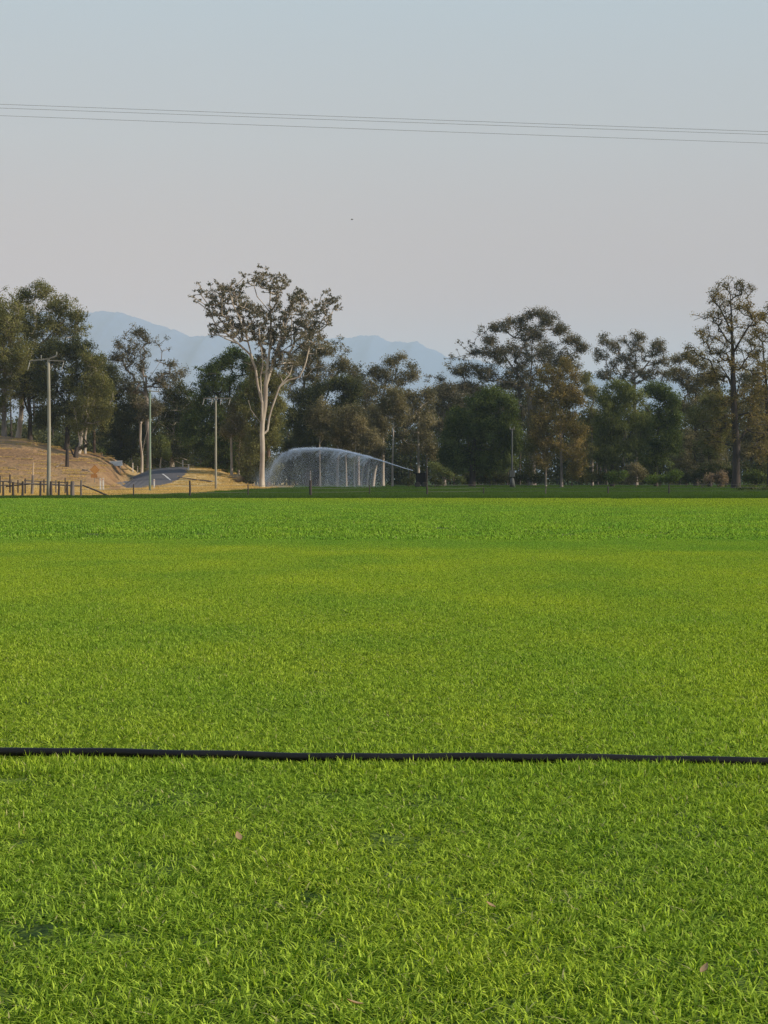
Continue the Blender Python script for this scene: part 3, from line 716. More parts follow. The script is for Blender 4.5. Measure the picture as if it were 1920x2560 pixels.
   [(1400, 905, 36, 26), (1375, 935, 40, 34), (1425, 935, 34, 34), (1395, 980, 62, 44), (1345, 1000, 34, 40), (1440, 1000, 32, 44), (1390, 1050, 64, 44), (1440, 1080, 34, 40), (1350, 1080, 34, 50), (1405, 1120, 60, 40), (1445, 1160, 34, 40), (1355, 1150, 34, 34)], 'gold', 'grey_bark', .19, {'cover': .85, 'per': 88}),
 ('gum_tree', 'thin golden leaved gum tree whose pale stem is just right of the fourth pole', 258, (1365, 1217), [[(1364, 1150), (1362, 1080)]],
   [(1352, 1060, 30, 36), (1330, 1110, 30, 40), (1365, 1110, 26, 30), (1325, 1160, 26, 26)], 'olive', 'pale_bark', .12, {}),
 ('gum_tree', 'open airy gum with sky showing through, behind the soft willow green tree', 320, (1590, 1212), [[(1590, 1100), (1585, 980), (1590, 880)], [(1586, 980), (1530, 900), (1510, 850)], [(1587, 950), (1640, 880)]],
   [(1590, 846, 32, 24), (1515, 852, 30, 24), (1548, 868, 34, 26), (1645, 866, 28, 26), (1610, 880, 46, 32), (1500, 890, 30, 26), (1560, 905, 50, 30), (1650, 900, 34, 30), (1530, 935, 50, 26), (1600, 935, 60, 30), (1665, 935, 36, 30), (1480, 940, 22, 20)], 'gum', 'grey_bark', .36, {'r_sub': .75, 'cover': .8, 'per': 52, 'thin': -.2}),
 ('willow_tree', 'soft rounded willow green tree behind the bright shrub', 262, (1530, 1214), [[(1530, 1150), (1535, 1080), (1545, 1000)], [(1532, 1120), (1570, 1040)]],
   [(1550, 968, 40, 24), (1520, 1000, 36, 40), (1575, 1000, 44, 40), (1545, 1050, 66, 50), (1505, 1080, 30, 50), (1600, 1060, 36, 50), (1560, 1120, 70, 44), (1510, 1140, 34, 40)], 'willow', 'dark_bark', .26, {'r_sub': .95, 'cover': 1.25, 'droop': .9}),
 ('willow_tree', 'rounded green tree with sunlit right edge, beside the soft willow green tree', 268, (1640, 1214), [[(1640, 1150), (1645, 1080), (1650, 1010)]],
   [(1640, 975, 42, 26), (1670, 1000, 38, 40), (1640, 1040, 50, 44), (1685, 1050, 26, 44), (1650, 1100, 56, 44), (1690, 1110, 22, 40), (1640, 1150, 50, 34)], 'green', 'dark_bark', .28, {'r_sub': .95, 'cover': 1.3}),
 ('tree', 'brownish scrubby tree between the rounded green tree and the tall right trunk', 285, (1740, 1213), [[(1740, 1120), (1738, 1000), (1745, 920)]],
   [(1690, 900, 26, 16), (1720, 890, 22, 18), (1750, 905, 34, 30), (1700, 935, 40, 24), (1745, 960, 50, 34), (1780, 940, 30, 34), (1720, 1020, 50, 44), (1780, 1020, 40, 54), (1740, 1090, 60, 44), (1730, 1150, 60, 44), (1790, 1140, 44, 50)], 'brown', 'dark_bark', .34, {'cover': 1.0}),
 ('tall_tree', 'tall sparse golden topped tree on a thick black trunk near the right edge', 222, (1840, 1225), [[(1841, 1180), (1842, 1115), (1838, 1060), (1834, 996), (1832, 884), (1829, 790), (1826, 735), (1820, 705)],
    [(1842, 1110), (1872, 1070), (1884, 996), (1892, 920), (1902, 850)], [(1834, 880), (1868, 820), (1890, 790)], [(1832, 870), (1797, 810), (1775, 784), (1740, 798)], [(1831, 830), (1800, 765)], [(1828, 772), (1853, 727), (1876, 716)], [(1838, 1108), (1815, 1112)], [(1836, 1010), (1850, 940), (1856, 900)], [(1834, 960), (1790, 900), (1760, 880)]],
   [(1818, 722, 38, 34), (1850, 716, 26, 26), (1792, 740, 30, 30), (1880, 736, 20, 32), (1835, 765, 50, 40), (1745, 796, 14, 7), (1785, 790, 34, 26), (1880, 790, 30, 34), (1828, 815, 56, 34),
    (1765, 835, 40, 28), (1725, 866, 22, 14), (1800, 865, 60, 36), (1875, 860, 46, 40), (1750, 890, 44, 26), (1825, 915, 60, 36), (1895, 920, 40, 36), (1780, 945, 50, 34), (1880, 985, 44, 40), (1815, 1000, 54, 36), (1800, 1055, 56, 36), (1885, 1055, 46, 44), (1905, 1120, 40, 50), (1820, 1090, 44, 26), (1780, 1105, 44, 30)],
   'gold', 'dark_bark', .50, {'r_sub': .62, 'cover': .62, 'per': 34, 'lsize': .20, 'power': .62, 'thin': -.35}),
 ('tall_tree', 'golden leaved tree cut off by the right frame edge', 228, (1925, 1224), [[(1925, 1100), (1915, 950), (1905, 830)], [(1918, 950), (1890, 880)]],
   [(1905, 790, 20, 18), (1930, 760, 26, 26), (1900, 830, 26, 24), (1935, 830, 34, 34), (1905, 890, 34, 34), (1940, 930, 40, 50), (1900, 970, 26, 40), (1935, 1040, 44, 50), (1910, 1110, 36, 44)], 'gold', 'dark_bark', .36, {'r_sub': .75, 'cover': 1.3, 'per': 44, 'lsize': .21}),
 ('gum_tree', 'brown grey gum tree filling the gap behind the left shoulder of the round dark tree', 300, (1110, 1213), [[(1110, 1100), (1112, 1000)]],
   [(1115, 975, 34, 28), (1085, 1010, 34, 34), (1140, 1010, 40, 36), (1100, 1060, 44, 44), (1065, 1060, 22, 40)], 'gum', 'grey_bark', .3, {}),
 ('gum_tree', 'olive tree crowded between the golden brown gum and the soft willow green tree', 300, (1480, 1213), [[(1480, 1100), (1478, 1040)]],
   [(1478, 985, 30, 34), (1462, 945, 22, 24), (1480, 1040, 34, 30), (1455, 1080, 34, 40), (1500, 1085, 30, 40), (1475, 1130, 40, 40)], 'olive', 'grey_bark', .26, {}),
 ('tree', 'olive brown tree behind the thick black trunk, left side', 262, (1775, 1218), [[(1775, 1120), (1785, 1020)]],
   [(1780, 1000, 40, 40), (1745, 1040, 36, 40), (1800, 1060, 44, 44), (1770, 1110, 50, 44)], 'olive', 'dark_bark', .28, {}),
 ('tree', 'olive brown tree behind the thick black trunk, right side', 258, (1880, 1219), [[(1880, 1120), (1875, 1000)]],
   [(1870, 950, 40, 40), (1905, 1000, 40, 44), (1850, 1020, 36, 40), (1885, 1080, 50, 50), (1860, 1130, 40, 40), (1915, 1130, 36, 44)], 'brown', 'dark_bark', .3, {}),
 ('gum_tree', 'brown grey gum tree rising behind the slim pale gums of the spray', 295, (895, 1213), [[(895, 1100), (893, 1010)]],
   [(890, 960, 40, 30), (920, 985, 34, 34), (870, 1010, 40, 40), (905, 1050, 44, 40)], 'dark', 'grey_bark', .3, {}),
]
for s in specs:
    tree(s[0], s[1], s[2], s[3], s[4], s[5], s[6], s[7], s[8], **s[9])

# slim pale gums in a row behind the spray
slim = [(801, 1213, [(800, 1160), (799, 1110), (803, 1060)], .13, 'straight thin pale gum stem, farthest left of those seen through the water spray'),
        (843, 1214, [(844, 1170), (847, 1130), (842, 1080)], .20, 'thick pale gum stem in the middle of the water spray, bowed slightly'),
        (866, 1213, [(865, 1160), (862, 1100)], .12, 'thin pale gum stem just right of the bowed thick one in the spray'),
        (886, 1213, [(886, 1170), (890, 1110), (884, 1070)], .12, 'thin pale gum stem rising under the bright crest of the jet'),
        (903, 1213, [(906, 1180), (914, 1150), (912, 1100)], .11, 'thin leaning pale gum stem left of the white curving trunk'),
        (932, 1214, [(936, 1185), (944, 1150), (948, 1115), (940, 1070)], .24, 'bright white curving gum trunk crossing the water jet'),
        (918, 1213, [(921, 1180), (928, 1130)], .10, 'very thin pale sapling stem beside the white curving trunk'),
        (981, 1213, [(981, 1160), (983, 1090), (984, 1030)], .16, 'tall straight pale gum trunk right of the white curving trunk')]
for i, (bx, by, ln, tr_, lab) in enumerate(slim):
    topx, topy = ln[-1]
    tree('slim_gum_tree', lab, 262 + (i % 3) * 4, (bx, by), [ln], [(topx, topy - 26, 34, 44), (topx + 18, topy - 4, 26, 30), (topx - 20, topy - 14, 26, 34), (topx + 6, topy + 22, 26, 24)],
         'brown', 'pale_bark', tr_, group='slim pale gums behind the water spray', cover=1.3, r_sub=.8, per=60, power=.75, r0=.02, taper=.6, thin=-.9)

# shrubs at the far edge of the pasture
shr = [('shrub', 'grey green shrub spreading right of the irrigator', 255, (1110, 1214), [(1100, 1180, 26, 16), (1130, 1192, 26, 14), (1085, 1165, 20, 12), (1150, 1200, 20, 12)], 'willow'),
       ('shrub', 'dark low bush behind the left side of the irrigator', 258, (1022, 1215), [(1020, 1205, 22, 10), (1032, 1198, 14, 10)], 'dark'),
       ('shrub', 'dark low bush behind the right side of the irrigator', 252, (1088, 1216), [(1085, 1200, 18, 14), (1100, 1206, 14, 10)], 'dark'),
       ('shrub', 'bright green shrub under the soft willow green tree', 250, (1535, 1216), [(1535, 1192, 26, 18), (1555, 1186, 18, 14)], 'bright'),
       ('shrub', 'green shrub with yellow side under the rounded green tree', 250, (1650, 1216), [(1660, 1196, 34, 14), (1630, 1200, 20, 12), (1690, 1190, 26, 18)], 'bright'),
       ('shrub', 'brown leafless looking shrub between the two bright shrubs', 256, (1590, 1215), [(1590, 1180, 34, 26), (1570, 1200, 30, 14)], 'brown'),
       ('shrub', 'pale dry twiggy bush left of the thick black trunk', 235, (1795, 1222), [(1780, 1200, 26, 18), (1805, 1196, 20, 24), (1760, 1205, 14, 12)], 'straw'),
       ('shrub', 'dark green bush at the foot of the right frame edge trees', 230, (1890, 1222), [(1885, 1195, 34, 24), (1915, 1200, 30, 20)], 'green'),
       ('shrub', 'low green weeds patch right of the thick black trunk', 205, (1880, 1230), [(1870, 1221, 34, 6), (1905, 1219, 26, 7)], 'green'),
       ('shrub', 'dark shrub under the golden brown gum', 262, (1430, 1216), [(1430, 1195, 30, 18), (1470, 1198, 26, 16)], 'olive'),
       ('shrub', 'dark shrub below the brownish scrubby tree', 262, (1715, 1216), [(1710, 1196, 30, 18), (1745, 1192, 26, 22)], 'dark'),
       ('shrub', 'dark undergrowth bush right of the fourth pole foot', 268, (1320, 1216), [(1310, 1190, 34, 22), (1345, 1195, 26, 18), (1285, 1196, 22, 18)], 'dark'),
       ('shrub', 'dark undergrowth bush left of the fourth pole foot', 270, (1225, 1216), [(1215, 1190, 40, 22), (1250, 1194, 26, 18), (1170, 1194, 34, 18)], 'dark'),
       ('shrub', 'dark undergrowth bush between the golden brown gum and the bright shrub', 268, (1480, 1216), [(1470, 1188, 30, 24), (1505, 1194, 24, 18)], 'dark'),
       ('shrub', 'dark undergrowth bush just left of the thick black trunk', 246, (1815, 1220), [(1800, 1180, 40, 28), (1770, 1176, 30, 24), (1825, 1190, 24, 26)], 'dark'),
       ('shrub', 'dark undergrowth bush just right of the thick black trunk', 244, (1875, 1221), [(1870, 1180, 34, 30), (1905, 1176, 30, 34)], 'dark'),
       ('bush', 'round olive bush on the hill top behind the road sign board', 262, (255, 1140), [(255, 1130, 14, 8)], 'green')]
for (nm, lab, d, base, bl, leaf) in shr:
    tree(nm, lab, d, base, [[(base[0], base[1] - 10)]], bl, leaf, 'brown_bark', .06, cat='shrub', r_sub=.55, per=44, lsize=.22, cover=1.2)

# the far wood behind everything: one mass
rgw = np.random.default_rng(901)
Cw = []
for row, (dw, npt) in enumerate(((330, 1500), (350, 1500), (372, 1500))):
    px = rgw.uniform(-700, 2700, npt)
    top = 1036 + 26 * np.sin(px * .013 + row) + 14 * np.sin(px * .041 + row * 2)
    top = np.where((px > 1060) & ((px < 1420) | (px > 1720)), top - 45, top)
    py = top + (1205 - top) * rgw.random(npt) ** .75
    for x, y in zip(px, py): Cw.append(W(x, y, dw + rgw.uniform(-9, 9)))
Cw = np.array(Cw); Rw = rgw.uniform(1.2, 2.4, len(Cw))
Cw[:, 2] = np.maximum(Cw[:, 2], height(Cw[:, 0], Cw[:, 1]) + .6)
Vw, Fw, tw = leaves(Cw, Rw, 75, .60, 902, .4, .55)
tn, tp, tr_ = [], [], []
for k in range(260):
    px = rgw.uniform(-600, 2600); dw = rgw.uniform(318, 370); b = W(px, 1213, dw); b[2] = float(height(b[0], b[1])) - .1
    i0 = len(tn); lean = rgw.normal(0, .6)
    for f in range(5): tn.append(b + np.array([lean * f / 3, 0, f * 2.6])); tp.append(-1 if f == 0 else i0 + f - 1); tr_.append(.2 - .03 * f)
Vt, Ft = branch_mesh(tn, tp, tr_, 5)
wood = mesh_obj('woodland', Vw, Fw, L['dark'], attr={'rnd': ('FACE', 'FLOAT', tw)}); tag(wood, kind='stuff')
wt = mesh_obj('trunks', Vt, Ft, M['dark_bark'], wood); wt['kind'] = 'stuff'

# ------------------------------------------------------------------ power poles
M['pole_wood'] = solid('pole_wood', (.34, .32, .25), .85, (.22, .21, .17), 3, stretch=(1, 1, .15))
M['pole_green'] = solid('pole_wood_green', (.22, .29, .22), .85, (.15, .20, .155), 3, stretch=(1, 1, .15))
M['pole_grey'] = solid('pole_wood_grey', (.085, .092, .088), .9, (.055, .06, .06), 3, stretch=(1, 1, .15))  # plain dark grey for the service pole and its fittings
M['arm_wood'] = solid('crossarm_wood', (.20, .19, .165), .9, (.13, .125, .11), 4)
M['galv'] = solid('galvanised_steel', (.40, .41, .42), .6, (.30, .31, .33), 12, metal=.2)
M['porcelain'] = solid('porcelain', (.42, .41, .38), .5, (.32, .32, .30), 10)
M['rail_dark'] = solid('weathered_post', (.075, .058, .050), .95, (.045, .038, .036), 6, stretch=(1, 1, .2))
M['rail_grey'] = solid('grey_post', (.20, .17, .15), .95, (.11, .095, .09), 6, stretch=(1, 1, .2))
M['post_pale'] = solid('pale_post', (.52, .40, .29), .9, (.38, .29, .21), 6, stretch=(1, 1, .2))
M['wire'] = solid('fence_wire', (.16, .155, .15), .6, (.10, .10, .10), 20, metal=.5)
M['cable'] = solid('power_cable', (.13, .13, .14), .6, (.10, .10, .11), 20)
def pole(label, d, px, ptop, pbase, r, mat, arms, arm_yaw=0.25, lean=0.0, extra=None):
    b = W(px, pbase, d); b[2] = float(height(b[0], b[1])) - .1
    top = W(px, ptop, d)
    o = empty('power_pole', b, label, 'power pole', 'power poles')
    n = 9
    pts = [b + (top - b) * i / (n - 1) + np.array([lean * math.sin(i / (n-1) * math.pi), 0, 0]) for i in range(n)]
    mb = MB().tube(pts, [r * (1.15 - .35 * i / (n - 1)) for i in range(n)], 12); mb.build('pole', M[mat], o, True, b)
    for (dx0, dx1, dz0, dz1, ins) in arms:          # crossarm ends relative to the pole top (metres)
        a = top + np.array([dx0, -.18 + arm_yaw * dx0, dz0]); c = top + np.array([dx1, -.18 + arm_yaw * dx1, dz1])
        mb = MB(); v = c - a; ln = np.linalg.norm(v); ang = math.atan2(v[2], v[0]); yaw = math.atan2(v[1], v[0])
        mb.box((a + c) / 2, (ln, .09, .10), rotz(yaw) @ roty(-math.atan2(v[2], math.hypot(v[0], v[1]))))
        mb.build('crossarm', M['arm_wood'], o, False, b)
        for (f, hang) in ins:
            p = a + v * f; mb = MB()
            s = -1 if hang else 1
            L0 = [0, .04, .10, .16, .22, .28, .34, .42]; Rr = [.025, .025, .08, .035, .08, .035, .07, .02]
            k = 1.9 if hang else .8
            mb.tube([p + np.array([.0 if not hang else -.28 * z * k, 0, s * (.06 + z * k)]) for z in L0], [q * (.75 if hang else .55) for q in Rr], 10)
            mb.build('insulator', M['porcelain'], o, True, b)
    if extra: extra(o, b, top, d)
    return o
pole('tall timber power pole nearest the camera, rising beside the dark fence posts at left', 160, 121, 896, 1240, .165, 'pole_wood',
     [(-1.7, .05, -.26, -.04, [(.05, True), (.62, False)]), (.05, .82, -.04, .24, [(.95, False)]), (.1, 1.45, -.2, -.24, [(.97, True)])], .15, .06)
pole('greenish timber power pole standing in front of the road ramp', 195, 375, 975, 1230, .115, 'pole_green',
     [(-.15, 1.1, -.12, -.18, [(.1, False), (.9, False)])], .3)
pole('timber power pole at the right foot of the tan embankment', 215, 539.5, 991, 1225, .125, 'pole_wood',
     [(-1.5, 1.9, -.25, -.25, [(.03, True), (.34, True), (.66, True), (.97, True)])], .1)
def boxes(o, b, top, d):
    p = W(1280, 1184, d); MB().box(p + np.array([.0, -.3, 0]), (.75, .35, .9), None, .05).build('transformer_box', M['pole_grey'], o, False, b)
    q = W(1281, 1207, d); MB().tube([W(1281, 1219, d) + np.array([0, -.15, 0]), W(1280, 1196, d) + np.array([0, -.15, 0])], [.42, .27], 12).build('base_shield', M['pole_grey'], o, True, b)
pole('slim grey service pole with a low box, in front of the round dark green tree', 245, 1280, 1071, 1218, .13, 'pole_grey',
     [(-.35, .35, -.15, -.15, [(.1, False), (.9, False)])], .0, 0, boxes)

# overhead cables across the sky
def cable(y0, y1, label, d=52.0):
    pts = []
    for i in range(61):
        f = i / 60 * 7 - 3; px = f * 1920
        py = y0 + (y1 - y0) * f
        p = W(px, py, d); p[2] -= .35 * (1 - ((f - .5) / 3.5) ** 2) - .342
        pts.append(p)
    o = MB().tube([p for p in pts], .0048, 6).build('power_cable', M['cable'], None, True)
    return tag(o, label, 'cable', 'power cables across the sky')
cable(260.5, 329, 'thin overhead cable, uppermost of the three crossing the sky')
cable(270, 336.5, 'thin overhead cable just under the top one, middle of three in the sky', 52.6)
cable(289, 358, 'thin overhead cable hanging lowest and apart from the pair above', 53.5)

# bird
bm_ = MB(); c0 = W(880, 549, 190)
bm_.tube([c0 + np.array([-.14, 0, -.02]), c0, c0 + np.array([.10, 0, .03]), c0 + np.array([.15, 0, .02])], [.01, .045, .035, .008], 8)
bird = bm_.build('bird', M['rail_dark'], None, True); tag(bird, 'tiny dark bird high in the pale sky above the tall gum', 'bird')
for s in (-1, 1):
    w_ = [c0 + np.array([-.05, 0, .02]), c0 + np.array([.06, 0, .02]), c0 + np.array([.02, s * .22, .10]), c0 + np.array([-.05, s * .36, .02]), c0 + np.array([-.08, s * .2, .08])]
    ww = w_ + [p - np.array([0, 0, .012]) for p in w_]
    mesh_obj('wing', ww, [[0, 1, 2, 3, 4], [9, 8, 7, 6, 5]] + [[i, 5 + i, 5 + (i + 1) % 5, (i + 1) % 5] for i in range(5)], M['rail_dark'], bird)

# ------------------------------------------------------------------ wire fence
posts = [(203, 1201, 1242, .085, 'rail_grey'), (334, 1211, 1242, .06, 'rail_dark'), (474.5, 1202, 1240, .10, 'rail_dark'), (620, 1212, 1239, .07, 'rail_dark'),
         (776.5, 1201, 1239, .13, 'rail_dark'), (924, 1213, 1237, .06, 'rail_dark'), (1067, 1214, 1238, .09, 'rail_dark'), (1209, 1220, 1236, .07, 'rail_dark'),
         (1365, 1218, 1235, .06, 'rail_grey'), (1520, 1216, 1235, .08, 'rail_dark'), (1672, 1212, 1235, .085, 'rail_dark')]
fence = None
PD = []
for i, (px, pt, pb, r, m_) in enumerate(posts):
    d = F * CAM_H / (pb - 1197.0) * 1.0
    d = min(d, 176); b = W(px, pb, d); b[2] = float(height(b[0], b[1])) - .1
    PD.append((px, pt, d, b, r, m_))
fb = PD[0][3]
fence = empty('wire_fence', fb, 'long post and wire fence running across the far edge of the field', 'fence')
for i, (px, pt, d, b, r, m_) in enumerate(PD):
    top = W(px, pt, d); lean = random.uniform(-.05, .05)
    MB().tube([b, b + (top - b) * .5 + np.array([lean, 0, 0]), top, top + np.array([0, 0, .02])], [r, r * .97, r * .9, r * .6], 9, .05).build('post', M[m_], fence, False, fb)
for k, hgt in enumerate((.35, .7, 1.0)):
    pts = []
    for i, (px, pt, d, b, r, m_) in enumerate(PD):
        z = float(height(b[0], b[1]))
        pts.append(np.array([b[0], b[1] - r * .9, z + hgt]))
        if i < len(PD) - 1:
            nb = PD[i + 1][3]; mid = (b + nb) / 2; pts.append(np.array([mid[0], mid[1], (z + float(height(nb[0], nb[1]))) / 2 + hgt - .04]))
    pts = [pts[0] - np.array([0, 0, 0])] + pts[1:] + [pts[-1] + np.array([20, 1, 0])]
    MB().tube(pts, .012, 5).build('wire', M['wire'], fence, False, fb)
# diagonal brace log against the end post
d = 158; a = W(206, 1213, d); c = W(272, 1240, d); c[2] = float(height(c[0], c[1])) + .05
MB().tube([a, (a + c) / 2 + np.array([0, 0, .04]), c], [.07, .075, .085], 8, .06).build('brace', M['rail_dark'], fence, False, fb)

# timber yard fence at far left
yb = W(60, 1240, 160); yb[2] = 0
yard = empty('timber_fence', yb, 'old timber yard fence of dark posts and rails at far left', 'fence')
yp = [(-38, 1203, 1239, .10), (-14, 1204, 1240, .10), (8, 1203, 1240, .10), (33, 1205, 1238, .12), (56, 1203, 1237, .11), (101, 1204, 1243, .11), (128, 1203, 1243, .13), (147, 1203, 1242, .10), (169, 1204, 1238, .11), (181, 1203, 1238, .2)]
for (px, pt, pb, r) in yp:
    d = 160 + random.uniform(-2, 2); b = W(px, pb, d); b[2] = float(height(b[0], b[1])) - .1; top = W(px + random.uniform(-1, 1), pt, d)
    MB().tube([b, (b + top) / 2 + np.array([random.uniform(-.03, .03), 0, 0]), top], [r, r * .95, r * .9], 9, .08).build('post', M['rail_dark'] if px < 178 else M['rail_grey'], yard, False, yb)
for (x0, y0, x1, y1, dd, r, mt) in ((15, 1216, 75, 1210, 162, .07, 'rail_dark'), (62, 1209, 200, 1215, 162.2, .07, 'rail_grey'), (-60, 1215, 20, 1213, 162.4, .06, 'rail_grey')):
    a, c = W(x0, y0, dd), W(x1, y1, dd); MB().tube([a, (a + c) / 2 + np.array([0, 0, .02]), c], [r, r, r * .9], 8, .05).build('rail', M[mt], yard, False, yb)
# a second row of posts a little behind
yb2 = W(40, 1232, 176); yb2[2] = 0
yard2 = empty('timber_fence', yb2, 'second row of short dark posts behind the old timber yard fence', 'fence')
for (px, pt, pb, r, mt) in ((0, 1189, 1222, .10, 'rail_dark'), (25, 1186, 1222, .09, 'rail_dark'), (45, 1200, 1222, .08, 'rail_dark'), (63, 1196, 1222, .09, 'rail_dark'), (163, 1194, 1222, .07, 'rail_dark'), (110, 1198, 1222, .08, 'rail_dark'), (140, 1200, 1222, .08, 'rail_grey')):
    d = 178; b = W(px, pb, d); b[2] = float(height(b[0], b[1])) - .2; top = W(px, pt, d)
    MB().tube([b, (b + top) / 2, top], [r, r * .95, r * .9], 8, .08).build('post', M[mt], yard2, False, yb2)
for (x0, y0, x1, y1) in ((20, 1206, 112, 1212), (-40, 1204, 30, 1203), (60, 1201, 170, 1206)):
    a, c = W(x0, y0, 178.2), W(x1, y1, 178.2); MB().tube([a, (a + c) / 2 + np.array([0, 0, -.03]), c], .055, 8, .05).build('rail', M['rail_grey'], yard2, False, yb2)
# pale tall post with a dark foot
d = 170; b = W(80, 1236, d); b[2] = float(height(b[0], b[1])) - .1; top = W(83.5, 1156, d)
pp_ = empty('post', b, 'tall weathered post with a pale tip standing among the yard fence posts', 'post')
md_ = b + (top - b) * .62
MB().tube([b, md_], [.15, .12], 9, .05).build('lower_trunk', M['rail_grey'], pp_, False, b)
MB().tube([md_, top], [.075, .055], 9, .05).build('pale_tip', M['post_pale'], pp_, False, b)
for (nm, px, pt, w0, dd, lab) in (('burnt_log', 168, 1122, .26, 236, 'upright blackened log standing on the bare hill, left of the black dead trunk'),):
    b = W(px, 1170, dd); b = on_terrain(px, 1168, 200, 262); top = W(px, pt, b[1])
    o = empty(nm, b, lab, 'log')
    MB().tube([b - np.array([0, 0, .2]), (b + top) / 2, top], [w0, w0 * .9, w0 * .7], 10, .07).build('trunk', M['dark_bark'], o, False, b)

# ------------------------------------------------------------------ road furniture
M['sign_brown'] = solid('sign_face_orange', (.42, .19, .05), .6, (.36, .16, .045), 6)
M['sign_blue'] = solid('sign_face_blue_grey', (.55, .61, .67), .5, (.47, .53, .59), 4)
M['white_post'] = solid('white_post', (.74, .72, .67), .6, (.6, .58, .54), 5)
b = on_terrain(236, 1206, 190, 262); d = float(b[1])
sg = empty('warning_sign', b, 'orange diamond warning sign with small plate, at the foot of the hill', 'sign')
s = 12 * d / F
p = W(237, 1174.5, d)
MB().box(p, (s * 1.45, .03, s * 1.45), roty(R(45))).build('diamond_plate', M['sign_brown'], sg, False, b)
MB().box(p + np.array([0, -.021, 0]), (s * 1.25, .006, s * 1.25), roty(R(45))).build('diamond_face', solid('sign_face_ochre', (.50, .25, .07), .6, (.46, .22, .06), 3), sg, False, b)
q = W(235, 1190, d); MB().box(q, (16 * d / F, .03, 8.5 * d / F)).build('lower_plate', M['sign_brown'], sg, False, b)
MB().tube([b - np.array([0, -.06, .2]), W(236.5, 1166, d) + np.array([0, .06, 0])], .035, 8).build('sign_post', M['galv'], sg, True, b)
b = on_terrain(292, 1172, 190, 268); d = float(b[1])
bd = empty('direction_board', b, 'wide blue grey sign board low on the hill, seen just before the road', 'sign')
c = W(289.5, 1158.5, d)
MB().box(c, (33 * d / F, .05, 13 * d / F), roty(R(-3)), .01).build('board', M['sign_blue'], bd, False, b)
MB().box(c + np.array([0, -.034, 5.2 * d / F]), (33.6 * d / F, .012, 1.6 * d / F), roty(R(-3))).build('top_trim', M['white_post'], bd, False, b)
for px in (280, 300): 
    g = W(px, 1170, d); g[2] = float(height(g[0], g[1])) - .2
    MB().tube([g + np.array([0, .08, 0]), W(px, 1156, d) + np.array([0, .08, 0])], .04, 8).build('leg', M['galv'], bd, True, b)
gps = [(251, 1197, 1214, 200, 'white roadside post, left of the close pair beside the warning sign'), (258, 1196, 1214, 201, 'white roadside post, right of the close pair beside the warning sign'),
       (332, 1158, 1180, 0, 'white guide post at the far left rim of the road'), (344, 1166, 1184, 0, 'short white guide post on the left rim of the road ramp'),
       (385.5, 1199, 1215, 222, 'white guide post just right of the greenish pole foot'), (457, 1151, 1168, 0, 'white guide post on the road crest'), (471.5, 1162, 1179, 0, 'white guide post at the right shoulder near the road crest')]
for (px, pt, pb, dd, lab) in gps:
    if dd: b = W(px, pb, dd); b[2] = float(height(b[0], b[1]))
    else: b = on_terrain(px, pb, 200, 275)
    d = float(b[1]); top = W(px, pt, d)
    o = empty('guide_post', b, lab, 'guide post', 'white guide posts along the road')
    hgt = top[2] - b[2]
    MB().box((b + top) / 2, (.17, .06, hgt + .1), None, .02).build('stake', M['white_post'], o, False, b)
    MB().box(top - np.array([0, .034, .14]), (.09, .008, .09)).build('reflector', solid('reflector', (.5, .08, .05), .3), o, False, b)

# thin grey tube along the dark streak on the embankment
A_, B_ = on_terrain(446, 1196.5, 224, 270), on_terrain(530, 1208, 224, 270)
lg = MB().tube([A_ + np.array([0, 0, .2]), (A_ * .6 + B_ * .4) + np.array([0, 0, .16]), B_ + np.array([0, 0, .2])], [.06, .09, .11], 10, .08).build('grey_streak', M['rail_grey'], None)
tag(lg, 'long thin grey streak lying along the foot of the tan embankment', 'log')
rk = on_terrain(591, 1202, 224, 275)
def rock(c, r, lab, seed):
    rg = np.random.default_rng(seed); import bmesh
    bm = bmesh.new(); bmesh.ops.create_icosphere(bm, subdivisions=3, radius=1)
    for v in bm.verts:
        n_ = 1 + .22 * math.sin(v.co.x * 3 + seed) * math.cos(v.co.y * 4) + rg.normal(0, .03)
        v.co *= n_; v.co.x *= r * 1.3; v.co.y *= r; v.co.z *= r * .8
    me = bpy.data.meshes.new('boulder'); bm.to_mesh(me); bm.free(); me.materials.append(M['tan_rock'])
    o = bpy.data.objects.new('boulder', me); sc.collection.objects.link(o); o.location = tuple(c); return tag(o, lab, 'rock')
M['tan_rock'] = solid('tan_rock', (.36, .27, .16), .95, (.24, .18, .11), 2, bump=.5)
rock(rk + np.array([0, 0, .3]), .85, 'tan boulder at the right end of the embankment', 4)

# dry tufts on hill and embankment
st = [blade_patch('p', 2.2, 260, .08, .30, .045, M['straw_blade'], .8, 150 + i, 2) for i in range(4)]
P5 = rows_(164, 268, 2.0, lambda y: .28 * y + 4); P5[:, 2] = height(P5[:, 0], P5[:, 1])
px5 = P5[:, 0] / P5[:, 1] * F + 960
dr5 = dry_amount(P5[:, 0], P5[:, 1]); di5 = dirt_amount(P5[:, 0], P5[:, 1])
def in_road(x, y):
    inside = np.zeros(len(x), bool); poly = [RV[i] for i in ring]
    j = len(poly) - 1
    for i in range(len(poly)):
        xi, yi, xj, yj = poly[i][0], poly[i][1], poly[j][0], poly[j][1]
        cond = ((yi > y) != (yj > y)) & (x < (xj - xi) * (y - yi) / (yj - yi + 1e-9) + xi); inside ^= cond; j = i
    return inside
kp = (dr5 > .4) & (rg.random(len(P5)) < np.where(di5 > .5, .38, .85)) & (px5 < 680) & ~in_road(P5[:, 0], P5[:, 1])
P5 = P5[kp]
scatter('dry_grass', P5, rg.uniform(0, 6.28, len(P5)), np.stack([np.ones(len(P5))] * 2 + [rg.uniform(.5, 1.3, len(P5))], 1), rg.integers(0, 4, len(P5)), st)

